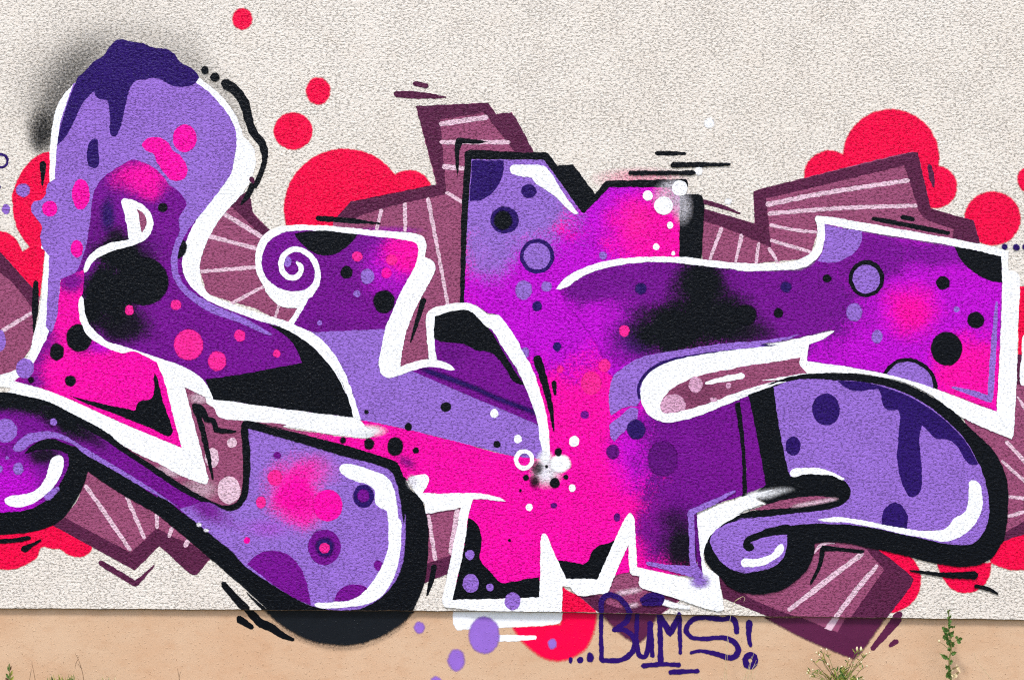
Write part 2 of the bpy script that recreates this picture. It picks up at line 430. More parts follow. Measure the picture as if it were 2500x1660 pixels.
PARTS = {
 'r1': ('m', 'bubble', 'topmost small red dot on bare stucco'), 'r2': ('m', 'bubble', 'small red oval between the tall letter and the dark plum dashes'),
 'r3': ('m', 'bubble', 'round red dot right of the black wavy line'), 'r4': ('m', 'bubble_cloud', 'large red cloud above the spiral letter'),
 'r5': ('m', 'bubble_cloud', 'red cloud behind the upper right striped block'), 'r6': ('m', 'bubble', 'round red dot right of the striped block corner'),
 'r7': ('m', 'bubble', 'red dot cut by the right edge of the picture'), 'r8': ('m', 'bubble_cloud', 'red cloud at the left edge beside the tall letter'),
 'r9': ('m', 'bubble_cloud', 'red cloud under the black loop at lower left'), 'r10': ('m', 'bubble_cloud', 'red drops below the right loop'),
 'r11': ('m', 'bubble_cloud', 'red drop hanging over the plinth edge'), 'r12': ('m', 'bubble', 'red strip at the right edge'),
 'h': ('m', 'overspray', 'soft black overspray around the tall letter head'), 'x': ('m', 'white_speck', 'white specks on bare stucco'),
 'b1': ('m', 'shadow_block', 'striped plum block rising in the centre'), 'b2': ('m', 'shadow_block', 'striped plum block between tall letter and spiral'),
 'b3': ('m', 'shadow_block', 'plum block at the left edge'), 'b4': ('m', 'shadow_block', 'plum zigzag block at lower left'),
 'b5': ('m', 'shadow_block', 'narrow plum block beside the black curve'), 'b6': ('m', 'shadow_block', 'plum wedge under the white spikes'),
 'b7': ('m', 'shadow_block', 'plum block pointing down over the plinth'), 'b8': ('m', 'shadow_block', 'plum block at the right edge'),
 'b9': ('m', 'shadow_block', 'striped plum block at upper right'), 'b10': ('m', 'shadow_block', 'plum gap with zigzag line'),
 'l0': ('m', 'letter', 'black edged lavender letter sweeping down from the left loop'), 'l1': ('m', 'letter', 'tall lavender and purple letter with dripping violet top'),
 'l2': ('m', 'letter', 'white edged letter with a spiral'), 'l3': ('m', 'letter', 'magenta and pink middle letter with white spikes'),
 'l4': ('m', 'letter', 'purple flag shaped letter with white edge'), 'l5': ('m', 'letter', 'lavender loop letter with thick black edge'),
 'sn': ('m', 'wavy_line', 'black wavy line right of the tall letter'), 'd1': ('m', 'dash', 'dark plum dashes above the centre'),
 'd2': ('m', 'dash', 'black speed dashes above the white sparkles'), 'd3': ('m', 'dash', 'black dashes beside the lower curve'),
 'd4': ('m', 'dash', 'dark plum chevron on bare stucco'), 'd5': ('m', 'dash', 'violet dots at the right edge'), 'd6': ('m', 'dash', 'plum dashes on the plinth'),
 'd7': ('m', 'dash', 'violet ring at the left edge'), 'p1': ('m', 'bubble', 'lavender drops on the plinth'),
 'B': ('t', 'character', 'letter B'), 'U': ('t', 'character', 'letter u with smeared dots above'), 'M': ('t', 'character', 'letter M'), 'S': ('t', 'character', 'letter S'),
 'E': ('t', 'character', 'exclamation mark'), 'N': ('t', 'character', 'three dots before the B'), 'L': ('t', 'underline', 'double underline'),
}
BLOBS = {
 'face': ('PU', [G('PK', 'A2 1185,110', 330, 190, 1, .15), G('PK', 'A2 1230,220', 150, 120, .7, .1), G('DU', 'A2 800,600', 200, 300, .7), G('NV', 'A2 890,420', 85, 200, .95, .3),
    G('BK', 'A2 960,600', 130, 130, .8), G('BK', 'A2 1020,760', 330, 210, 1, .55), G('BK', 'A2 900,1060', 290, 330, 1, .6), G('BK', 'A2 1010,1330', 330, 210, .97, .35),
    G('BK', 'A2 760,1200', 180, 260, 1, .4), G('DU', 'A2 1250,640', 160, 160, .6)]),
 'pinkcorner': ('PK', [G('PU', 'A3 250,120', 240, 380, .95, .35), G('PU', 'A2 590,960', 170, 160, .95, .3), G('PU', 'A3 250,460', 220, 130, .9, .2), G('PU', 'A2 400,1450', 140, 200, .7), G('MG', 'A3 830,150', 160, 90, .8), G('PU', 'A3 700,150', 150, 120, .6, .1), G('PK', 'A2 545,1190', 90, 150, .6)]),
 'strip': ('PL', [G('PK', 'B3 1100,850', 750, 260, 1, .45, 10)]),
 'loop': ('PU', [G('MG', 'A3 40,1380', 400, 400, 1, .3), G('MG', 'A3 20,860', 170, 150, .5), G('BK', 'A3 120,600', 520, 130, 1, .45, 5), G('BK', 'A3 520,750', 360, 150, 1, .4, 32), G('BK', 'A3 380,1050', 190, 110, .95, .3),
    G('BK', 'A3 760,900', 260, 80, .7, .1, 32), G('LV', 'A4 1750,330', 260, 170, 1, .3)]),
 'body': ('LV', [G('PK', 'B3 400,1170', 300, 330, 1, .3), G('PK', 'B3 470,1330', 260, 220, .85, .2), G('PK', 'B3 560,1000', 260, 190, .5, .0), G('PU', 'A4 1690,150', 330, 120, .9, .2, 30), G('MG', 'B3 200,1480', 300, 110, .35, 0)]),
 'spiral': ('PU', [G('MG', 'B2 1200,520', 330, 330, .8, .2), G('PK', 'B2 1350,400', 290, 250, 1, .3), G('DU', 'B2 700,980', 300, 120, .4)]),
 'mid': ('PK', [G('MG', 'C2 420,420', 900, 780, 1, .62), G('MG', 'C1 980,1000', 560, 420, 1, .5), G('LV', 'C1 60,880', 800, 640, 1, .62), G('LV', 'B2 2000,350', 300, 330, .9, .4), G('PK', 'C1 1260,1150', 420, 330, 1, .2), G('HP', 'C1 1180,1150', 160, 200, .5, .0), G('LV', 'C1 1530,960', 120, 200, .5, 0),
    G('MG', 'C3 1230,620', 330, 560, .9, .35), G('PU', 'C3 1900,560', 760, 900, 1, .72), G('PU', 'C3 1560,1250', 470, 480, .95, .6), G('DU', 'C3 1560,1330', 360, 330, .8, .3), G('BK', 'C4 1580,480', 260, 330, .97, .3), G('BK', 'C3 1480,1230', 200, 120, .6, 0), G('DU', 'B3 1330,940', 130, 70, .8, .1, 30), G('DP', 'B3 1080,840', 160, 50, .6, .1, 15)]),
 'flag': ('MG', [G('PU', 'C2 900,300', 480, 200, 1, .55, -14), G('PU', 'C2 1500,330', 700, 300, 1, .6), G('PU', 'C2 2250,420', 950, 560, 1, .7), G('PU', 'C2 1300,700', 400, 400, .95, .45), G('PU', 'D1 1050,1420', 560, 290, .95, .5), G('PU', 'D1 1700,1420', 400, 160, .8, .3),
    G('NV', 'C2 1200,800', 330, 260, .7, .1), G('BK', 'C2 1720,360', 320, 430, 1, .42), G('BK', 'C2 1520,690', 510, 300, 1, .5), G('BK', 'C2 1850,600', 420, 300, 1, .45), G('BK', 'D2 60,700', 330, 170, .9, .3), G('PK', 'D2 1430,530', 300, 290, 1, .15), G('PK', 'D2 1950,1080', 480, 430, 1, .45)]),
 'leaf': ('PL', [G('DP', 'C2 1700,1220', 350, 150, .5, .3)]),
 'pit': ('PU', [G('DU', 'B2 1700,1230', 200, 130, .6)]),
}
draw('''
h overspray GY g : A1 290,1290/200/0 330,1170/330/.6 400,980/500/.5 500,760/600/.48 640,560/600/.46 800,420/560/.3 1000,330/480/.12 1250,350/460/.12 1480,450/460/.18 1660,590/400/.22 1860,800/330/.22 1960,1020/300/.18 2010,1200/250/0
h overspray GY g : A1 200,1150/500/0 300,950/800/.12 480,600/900/.15 700,400/900/.12 1000,270/800/.06 1500,330/800/.05 1750,560/600/0
h overspray BK b a=.5 : A1 350,1080 150,230
r1 bubble RD c soft=5 : A1 1995,158 82,88
r2 bubble RD c soft=5 : B1 597,415 98,112
r3 bubble RD c soft=4 : B1 390,743 159,152
r4 bubble_cloud RD c soft=4 : B1 815,1385 500,495
r4 lobe RD c soft=4 : B1 1345,1255 190,190
r5 bubble_cloud RD c soft=5 : D1 1265,625 395,397
r5 lobe RD c soft=5 : D1 760,772 207,205
r5 lobe RD c soft=5 : D1 1635,865 172,174
r6 bubble RD c soft=5 : D1 2100,1125 230,220
r7 bubble RD c soft=5 : D1 2402,805 94,105
r12 bubble RD f : D2 2316,335* 2420,325* 2420,910* 2312,905*
r8 bubble_cloud RD f soft=3 : A1 410,1245* 300,1290 200,1385 140,1490 115,1560 A2 103,250 105,350 120,460 150,550 200,630 248,690* 182,722* 150,650 110,600 60,568 -30,550* -30,720* 270,1050* 330,1100* 370,700* 430,500* 420,0*
r9 bubble_cloud RD f soft=4 : A4 -30,340* 350,320* 430,290* 755,470 740,510 690,545 610,550 540,520 490,485 430,487 340,472 300,560 220,612 130,650 60,657 -30,650*
r10 bubble_cloud RD c soft=4 : D4 1245,745 266,266
r10 drop RD f soft=4 : D4 1640,600* 1690,720 1760,810 1870,850 1980,820 2060,740 2092,600*
r10 drop RD f soft=4 : D4 2080,560* 2190,405* 2420,340* 2420,655* 2290,662 2200,645 2095,600
d7 ring DV r : A1 8,1326 53,54 24
d7 dot DV c : A1 -5,1545 12,16
d7 dot LV c : A2 48,375 32,42
r8 dot LV c soft=3 : A2 190,218 57,55
r8 accent_line BK s : A1 352,1345/48 352,1430/36 350,1528/8
b1 shadow_block PL f : B1 1400,540* 1990,510* 2060,605* 2190,590* C1 345,580* 345,700* B2 1800,300* 1800,1000* 1560,1330* 1250,1340* 1200,400* 700,250* B1 720,1490* 760,1450* 860,1325* 1570,1185*
b1 overspray MG b a=.4 : B1 1180,1560 330,45
b1 band DP f : B1 1400,538* 1995,511* 2060,605* 2185,590* C1 205,310 350,582* 190,582* B1 2215,915* 1960,592* 1600,650* 1620,900 1650,1240* 1640,1266* 1330,1330 1000,1420 830,1490 715,1492* 860,1325* 1575,1180*
b1 stripe LP s : B1 1605,685/52 1980,630/52
b1 stripe LP s : B1 1610,835/45 2165,835/45
b1 stripe LP s : B1 1630,1035/50 1830,1055/48
b1 stripe LP s : B1 1655,1250/40 1800,1340/40
b1 stripe LP s : B1 1500,1300/45 B2 1580,370/40 1662,820/38
b1 stripe LP s : B1 1310,1345/45 B2 1312,215/38
b1 stripe LP s : B1 1115,1395/45 B2 1078,205/35
b1 accent_line BK f : B1 1725,840 1740,802 1770,797 1900,815 1995,832* 1920,846 1782,849* 1765,880 1756,1000 1743,1135* 1726,1000 1720,900
b1 accent_line BK s : B1 592,1460/38 850,1480/38 1105,1503/6
b1 accent_line BK s : B2 1462,785/46 1420,930/34 1355,1135/8
d1 dash DP s : B1 1240,440/56 1450,450/56 1645,467/10
d1 dash DP s : B1 1392,352/46 1488,372/38
b2 shadow_block PL f : A2 2050,225* 2065,300 2085,400 2225,550* B2 300,300* 300,700* 430,860* 340,990* A2 2100,1190* 1700,1070* 1640,850* 1690,600* 1830,380*
b2 band DP f : A2 2045,215* 2065,300 2085,405 2225,550* 2180,605* 2080,520 1890,335*
b2 stripe LP s : A2 1835,408/45 2160,605/45
b2 stripe LP s : A2 1715,595/45 2120,700/42
b2 stripe LP s : A2 1650,888/40 2120,850/42
b2 stripe LP s : A2 1905,1150/40 2180,1005/35
b2 stripe LP s : B2 240,935/35 276,815/35
b3 shadow_block PL f : A2 -30,690* 275,1030* 330,1100* 260,1500* A3 180,270 120,350 0,392* -30,392*
b3 band DP f : A2 -30,690* 275,1030* 275,1205* 130,1010 -30,870*
b3 stripe LP s : A2 15,1378/45 258,1228/40
b3 dot LV c : A2 -5,1455 52,90
b3 accent_line BK s : A2 295,975/34 290,1150/50 280,1385/8
b4 shadow_block PL f : A3 700,1130* 900,1200 1300,1470* A4 1500,300* 1760,540* 1610,700* 1310,465* 1105,660* 430,290* 560,190* 650,60
b4 band DP f : A4 430,290* 760,470 1108,664* 1313,462* 1560,690* 1610,702 1650,665 1722,562* 1590,460 1430,390 1290,315* 1078,517* 540,235*
b4 stripe LP s : A3 705,1300/42 A4 900,245/46 1070,495/40
b4 stripe LP s : A3 1045,1395/45 A4 1187,395/40
b4 stripe LP s : A4 1290,205/40 1292,310/40
b4 stripe LP s : A4 1412,320/46 1393,382/46
b4 stripe LP s : A4 1548,420/50 1525,462/46
d4 chevron DP s : A4 830,602/46 1115,775/46* 1268,625/12
b5 shadow_block PL f : B4 1470,180* 1775,140* 1700,545* 1480,620*
b5 band DP f : B4 1480,612* 1705,535* 1672,690* 1460,770*
b5 stripe LP s : B4 1505,215/40 1560,575/45
b5 stripe LP s : B4 1742,165/48 1690,520/58
b5 accent_line BK s : B4 1550,632/45 1530,740/38 1490,870/8
r11 bubble_cloud RD f soft=3 : C4 560,780* 650,842 740,880 850,965* 862,1008* 560,1008*
r11 lower_half RD f pl=1 soft=9 : C4 575,980* 862,1000* 856,1100 820,1220 760,1320 640,1388 520,1405 420,1380 310,1300 240,1230 175,1130* 570,1105*
b6 shadow_block PL f : C4 1125,455* 950,860* 700,860* 880,1012* 1400,1022* 1560,900* 1230,800* 1220,705* 1150,690*
b6 band DP f : C4 715,866* 885,1010* 1400,1018* 1450,960 1380,940 1200,960 1100,975 980,950 900,900 880,870*
b6 band DP f : C4 1290,825* 1560,900* 1500,925 1420,920 1340,870
b6 stripe LP g : C4 1010,855/70/0 1060,850/70/.9 1200,825/70/.9 1250,815/60/0
b6 stripe LP g : C4 1090,975/60/0 1120,960/60/.9 1190,945/60/.9 1220,935/60/0
b6 lower_tip DP f pl=1 soft=8 : C4 885,1000* 1000,1125 1100,1215 1200,1268* 1270,1215* 1378,1000*
b7 shadow_block PL f : D4 640,420* 860,415 1100,480* 1260,680* 960,1058* 400,1058* -60,880* 200,720 400,640 500,480 560,380
b7 band DP f : C4 1860,690* 1908,895* 2290,1050* 2560,1060* D4 260,960 60,862 C4 2000,740
b7 band DP f : D4 1050,478* 1150,488* 1300,600 1430,710 1447,748 1225,1060* 925,1060* 1208,660*
b7 stripe LP s : D4 1022,530/50 720,760/55 428,988/46
b7 stripe LP s : D4 1148,628/42 1000,800/50 812,1048/52
b7 stripe LP s : D4 635,520/26 690,455/34 805,440/18
b7 accent_line BK f : D4 605,792* 600,760 650,650 675,560 685,480 700,462 740,462 900,480 1045,500* 1040,520 900,512 720,505* 712,560 690,640 650,720
b7 lower_tip DP f pl=1 soft=7 : D4 225,1050* 520,1210 700,1290 960,1392* 1000,1360 1110,1210 1222,1050*
b7 lower_tip PL f pl=1 soft=3 : D4 500,1040* 700,1125 826,1171* 900,1040*
b7 stripe LP f pl=1 soft=2 : D4 790,1040* 845,1040* 775,1158* 720,1140*
d6 dash DP s : D4 1338,1022/56 1300,1058/60
d6 dash DP s pl=1 : D4 1320,1055/84 1220,1180/64 1112,1308/42
d6 dash DP s pl=1 : D4 1308,1246/46 1258,1280/30
b8 shadow_block PL f : D2 2305,900* 2420,900* D3 2420,1260* 2200,1405* 2190,1300 1860,400*
b8 band DP f : D3 2205,1345* 2420,1220* 2420,1340* 2185,1420*
b8 band DP f : D2 2300,895* 2350,895* 2340,1145* 2300,1145*
b8 edge WH f : D2 2390,715* 2350,745 2342,900 2330,1000 2335,1140 2420,1150*
b8 stripe LP s : D3 2215,600/40 2400,800/45
b8 stripe LP s : D3 2180,760/30 2400,955/45
b8 stripe LP s : D3 2228,1050/35 2400,1072/40
b8 stripe LP s : D3 2222,1215/40 2400,1168/40
b8 stripe LP s : D3 2305,230/20 2380,340/45
b9 shadow_block PL f : C1 1735,1040* 1735,1470* D1 0,1510* 600,1450* 680,1150* 2000,1345* 1945,1140* 1592,1045* 1485,582* 1440,580 185,883* 133,905* 143,1168*
b9 band DP f : C1 1735,1037* D1 145,1170* 133,905* 185,883* 1445,580* 1485,582* 1592,1045* 1945,1140* 2002,1342* 1770,1290* 1785,1215* 1550,1130 1500,1075* 1375,690* 238,962* 278,1365* C1 2090,1270* 1870,1180* 1735,1145*
b9 stripe LP s : D1 250,1010/50 700,920/48 1403,812/46
b9 stripe LP s : D1 262,1085/45 850,1040/44 1470,1020/42
b9 stripe LP s : D1 278,1182/40 480,1220/36 660,1240/36
b9 stripe LP s : D1 280,1305/40 625,1408/35
b9 stripe LP s : D1 262,1372/42 338,1495/34
b9 stripe LP s : D1 175,1332/40 155,1495/34
b9 stripe LP s : C1 2058,1268/44 2010,1478/35
b9 stripe LP s : C1 1892,1208/46 1800,1458/35
d2 dash DP s : C1 1740,985/34 1900,1030/36 2045,1085/14
b9 accent_line BK s : D1 1115,1125/26 1400,1180/35 1740,1246/30
b9 accent_line BK s : D1 1358,1113/36 1445,1130/34
r5 accent_line DP s : D1 1582,695/38 1600,780/45 1616,865/18
b10 shadow_block PL f : A3 1500,450* 1720,560* 2010,755* 2040,900 2030,1200 1990,1400 1900,1480 1700,1440 1400,1290 1000,1010 850,860* 1500,1100*
b10 overspray LP b a=.75 : A3 1640,580 110,60
b10 overspray LP b a=.7 : A3 1400,1180 170,70
b10 overspray LP b a=.55 : A3 1640,1330 200,110
b10 dot LP c : A3 1908,945 42,42
b10 dot LP c : A3 1745,1070 58,80
b10 dot LP c : A3 1885,1335 95,112
''')
draw('''
l1 letter WH f : A1 605,690* 520,790 460,900 430,1050 412,1200 408,1400 405,1560 A2 400,160 380,300* 340,700* 365,712 355,900 340,1100 320,1250 280,1400 240,1560 A3 215,260* 130,345 0,387 -30,395* -30,490* 30,488 100,500* 60,530* 200,560 400,610 600,710 900,900 1100,1020 1330,1130 1500,1220 1660,1280 1700,1285 1715,1240* 1520,490* 1690,570 1700,620 1760,660 1790,720 1850,750 2000,765 2340,793 B3 100,605 300,640 600,690 800,720 1000,735 1060,715 1000,640* 940,590* 910,470 870,350 800,200 700,90 B2 650,1140 560,1060 430,1000 350,965 100,890 A2 2360,1310 2100,1220 1900,1150 1730,1080 1670,1000 1645,900 1650,800 1700,650 1780,500 1880,370 2000,240 2070,120 2100,10 A1 2105,1320 2080,1210 2000,1120* 1980,1050 1920,920 1800,770 1635,640* 1000,500*
l1 fill PU f mat=face : A2 1615,470* 1570,550 1520,680 1500,830 1520,930 1600,1040 1700,1120 1850,1190 2100,1280 2280,1340 B2 130,960 300,1010 430,1080 540,1160 640,1260 740,1390 830,1560 B3 740,180 800,300 850,430 888,568* 600,535 0,455 A3 1900,605 1755,590* 1720,500 1640,400 1400,280 1290,280* 1350,430 1420,700 1495,985* 1000,780 600,600 400,520 115,435* 180,400 280,290* 330,200 A2 360,1500 400,1380* 380,1300* 700,600* 1000,300*
l1 dot BK c soft=3 : A2 1450,690 86,90
l1 fill LV f : A1 605,690* 540,870 500,1000 470,1200 455,1400 452,1475* 400,1510 382,1555 A2 372,260 330,300 270,320 258,390 310,460 345,520 332,600 340,660 362,710* 405,760* 400,900 385,1200 378,1340* 410,1385 435,1380 470,1250 490,1050 500,955* 620,900* 900,600* 1300,300* 1470,480* 1480,540 1440,640 1405,800 1420,920 1480,1030 1600,1140 1750,1230 1950,1300 2220,1412 2245,1405* 2000,1260 1800,1180 1620,1080 1520,1000 1470,900 1460,780 1490,660 1545,550 1610,470* 1700,360 1820,200 1900,80 1920,10 A1 1945,1200 1940,1080 1880,950 1760,800 1630,690* 1300,500*
l1 fill PU f mat=face : A1 1110,1315 1060,1325 950,1390 850,1460 780,1560 A2 765,260 745,440 730,560 700,700 650,850 600,920 500,960* 700,1100* 1000,1100* 1480,1030* 1425,930 1408,850 1410,760 1440,640 1480,550 1472,490 1480,430 1535,335 1520,290 1440,200 A1 1400,1530 1330,1440 1250,1370 1160,1330
l1 fill PK f mat=pinkcorner : A2 500,950* 690,870* 692,960 682,1050* 655,1150 670,1280 720,1400 850,1480 1000,1540 A3 1100,190 1290,280* 1350,430 1420,700 1495,985* 1000,780 600,600 400,520 115,435* 200,380 280,290* 330,200 A2 360,1480 430,1390* 470,1250 490,1050
l1 dot BK c soft=4 : A2 1180,968 205,196
l1 dot BK c soft=3 : A2 650,1432 104,114
l1 fill BK f : A3 1690,425* 2000,380 2360,312 B3 465,122* 440,60 B2 380,1130 300,1060 180,980* 300,1010 430,1080 540,1160 640,1260 740,1390 830,1560 B3 740,180 800,300 850,430 888,568* 600,535 0,455 A3 1900,605 1755,590* 1720,500
l1 outline WH f : A2 670,1088 650,1130 650,1230 675,1330 730,1420 850,1500 1000,1555 A3 1100,195 1200,240 1290,285* 1350,430 1420,700 1495,985* 1715,1240* 1520,490* 1690,570 1755,590* 1720,500 1640,400 1500,320 1300,245 1000,150 880,110 A2 830,1420 760,1350 715,1280 692,1180 685,1100
l1 outline WH f : A2 1000,305 1015,288 1050,288 1100,300 1180,340 1240,410 1262,480 1245,560 1200,620 1100,670 950,710 850,750 770,800 710,890 690,900* 690,860 720,780 800,700 900,655 1060,625* 1045,520 1020,400
l1 eye PL f : A2 1130,375* 1180,410 1205,460 1200,510 1165,572* 1150,480
l1 drip DV f : A1 1000,325 950,340 900,390 850,460 770,510 700,590 640,640 615,700 560,840 520,960 490,1080 468,1198* 530,1140 590,1040 640,930 680,850 740,780 775,755* 785,790 820,820 880,825* 900,900 905,1000 905,1080 920,1120 950,1125 980,1080 1010,970 1040,850 1060,750 1090,690 1130,662 1200,655 1290,645 1350,670 1400,700 1480,715 1560,710 1610,680 1637,640 1610,590 1550,550 1480,510 1430,440 1370,405 1260,395 1180,360 1090,345
l1 drip DV f : A1 780,1140 745,1160 720,1230 714,1310 740,1375 770,1388 805,1370 815,1290 805,1200 800,1150
l1 dot PK f : A1 1290,1130 1220,1140 1170,1190 1190,1235 1260,1270 1290,1330 1340,1410 1400,1475 1470,1490 1520,1470 1545,1400 1530,1350 1480,1280 1420,1240 1390,1180 1340,1145
l1 dot PK c : A1 1520,1140 98,112
l1 dot PK c : A2 665,252 72,125
l1 dot PK c : A2 410,370 62,65
l1 dot PK c : A2 633,700 50,73
l1 dot HP c soft=2 : A2 1065,1205 36,40
l1 dot HP c soft=2 : A2 1448,1160 43,42
l1 dot HP c soft=3 : A3 1552,140 118,125
l1 dot HP c soft=3 : A3 1787,275 74,79
l1 dot HP c soft=2 : A3 1973,67 46,48
l1 dot HP c soft=2 : A3 2278,212 30,33
l1 dot BK c soft=2 : A2 1340,362 38,37
l1 dot BK c soft=3 : A3 468,200 57,70
l1 dot BK c soft=3 : A3 580,437 45,44
l1 dot BK c soft=3 : A3 255,430 25,25
l1 shade BK f : A3 570,558* 700,590 900,640 1050,665 1110,680 1125,640 1150,605 1210,595 1255,570 1270,500 1265,420 1277,370* 1300,430 1340,600 1390,740 1420,850 1400,890 1370,890 1250,830 1100,770 900,690 700,620
l1 dot LV c : A3 205,335 75,82
l1 overspray WH b a=.95 : B3 980,690 260,55
b10 strip PL f mat=strip : A3 2015,768* 2360,800 B3 300,645 600,698 800,728 1000,742 1060,715* 1300,960* 1400,1100* 1300,1080* 1230,960* 1150,940 600,770 0,640*
l0 letter BK f : A3 -30,538* 60,530 200,560 400,610 560,690 860,850 1000,960 1300,1160 1600,1350 1780,1440 1860,1460 1930,1445 1980,1380 2000,1200 1995,1000 1985,800 2000,772 2040,765 2360,840 B3 0,600 600,740 1180,910 1260,950 1310,1050 1350,1150 1440,1240 1490,1380 1505,1500 B4 1505,350 1500,520 1480,720 1430,880 1370,1012* 150,1012* 0,840 A4 2200,985 2000,800 1720,560 1300,210 A3 1250,1510 1000,1370 720,1180* 690,1290 620,1430 A4 530,225 450,285 300,340 150,362 -30,372*
l0 lower_edge BG f pl=1 soft=7 : B4 145,985* 250,1080 400,1180 550,1245 750,1280 900,1275 1050,1235 1200,1160 1300,1090 1400,985*
l0 overspray GY g pl=1 : B4 120,1020/60/0 250,1110/80/.2 450,1225/80/.3 750,1300/80/.3 1000,1275/70/.2 1250,1150/60/.25 1380,1040/40/0
l0 fill PU f mat=loop : A3 -30,560* 200,600 400,650 560,740 700,830 860,920 1000,1020 1200,1150 1500,1350 1700,1450 1850,1500 A4 1900,190* 1700,330* 1560,230 1300,40 A3 1300,1390 1000,1190 720,1015 560,1030* 565,1120 500,1270 400,1400 250,1490 100,1515 -30,1520*
l0 fill LV f mat=body soft=2 : A3 2042,840* B3 20,665* 300,740 700,860 1100,970 1190,1010 1230,1080 1270,1250 1300,1450 B4 1312,200 1315,330 1300,550 1260,700 1180,820 1080,910 950,975 800,990 650,980 530,950 300,830 0,630 A4 1900,500 1700,340 1480,160* A4 1700,100 A3 1840,1495 1900,1510 1960,1490 2030,1400 2055,1250 2062,1050
l0 swirl BK f : A3 195,1042* 250,980 330,930 430,912 540,955 720,1020 800,1100* 560,1040* 480,1010 400,1000 300,1010
l0 swoosh LV f : A3 130,1020 105,995 150,930 220,880 330,855 420,855 520,880 700,990 900,1110 1200,1290 1560,1545 A4 1590,240* 1500,165 1400,105 A3 1200,1330 900,1150 700,1040 600,960 500,920 430,905 350,920 250,960 200,1000 160,1020
l0 dot LW c soft=3 : A4 1640,287 20,18
l0 dot LW c soft=3 : A4 1700,335 22,14
l0 highlight LV s soft=2 : A3 390,1395/60 475,1322/40
l0 highlight WH f : A3 470,1050 430,1070 400,1150 370,1240 300,1330 220,1365 80,1385 40,1410 45,1445 100,1470 200,1470 300,1430 400,1350 480,1250 520,1150 525,1090 505,1055
l0 dot LV c soft=2 : A3 45,845 95,98
l0 dot LV c soft=2 : A3 440,775 28,28
l0 dot LV c soft=2 : A3 150,1160 43,50
l0 dot LV c soft=2 : A3 60,1070 12,12
l0 dot LV c soft=2 : A3 -3,1160 24,30
l0 dot HP c soft=2 : B3 240,1065 60,63
l0 dot HP c soft=2 : B3 125,1268 42,48
l0 dot PK c soft=2 : B3 675,1293 120,130
l0 dot PK c soft=2 : A4 2032,415 26,25
l0 dot PU c soft=2 : B3 258,882 30,30
l0 dot DV c soft=2 : B3 970,1215 85,95
l0 dot PU c soft=3 : B3 968,1215 48,54
l0 dot PU c soft=2 : B4 648,473 134,145
l0 dot NV c soft=10 : B4 650,473 70,76
l0 dot HP c soft=2 : B4 650,480 42,42
l0 dot PU f : B4 10,612* 100,530 220,500 340,530 430,610 490,730 520,850 537,950* 400,890 200,760
l0 dot PU c soft=2 : B4 1090,623 35,43
l0 dot PU f : B4 725,925* 750,850 810,795 880,780 960,785 1010,815* 1000,850 850,910
l0 highlight WH f : B3 820,950 780,965 770,1000 800,1040 900,1090 1000,1120 1060,1170 1065,1270 1100,1310 1160,1340 1170,1400 1175,1560 B4 1170,480 1130,610 1050,750 950,860 850,910 700,925 590,930* 560,945 620,975 750,972 870,962 1000,940 1100,890 1200,760 1260,580 1280,400 1275,250 B3 1260,1400 1240,1250 1210,1130 1150,1050 1050,1010 930,970
b10 accent_line BK s : A3 1752,1245/10 1700,990/38 1650,780/40 1603,650/46
b10 accent_line BK s : A3 1600,645/46 1655,665/46 1695,750/46* 1755,762/40* 1780,840/40* 1830,848/35 1942,855/12
d3 dash BK s : A4 1838,777/42 1920,870/56 2030,988/62
d3 dash BK s pl=1 : A4 2025,970/52 2140,1092/66 B4 200,1130/66 300,1195/50 390,1236/24
d3 dash BK s pl=1 : A4 1968,1063/56 2070,1130/34
r9 accent_line BK s : A4 -30,425/30 100,420/34 240,397/30
r9 accent_line BK s : A4 195,492/48 335,415/10
sn wavy_line BK s : A1 1855,690/84 1930,740/76 2010,850/76 2045,980/66 2090,1100/60 2155,1180/62 2180,1290/46 2150,1420/36 2090,1540/36 A2 2085,170/42 2040,260/40 1985,335/10
sn dot BK c : A1 1685,580 33,33
sn dot BK c : A1 1768,636 38,38
sn dash DP s : A2 2070,125/40 2080,150/30
''')
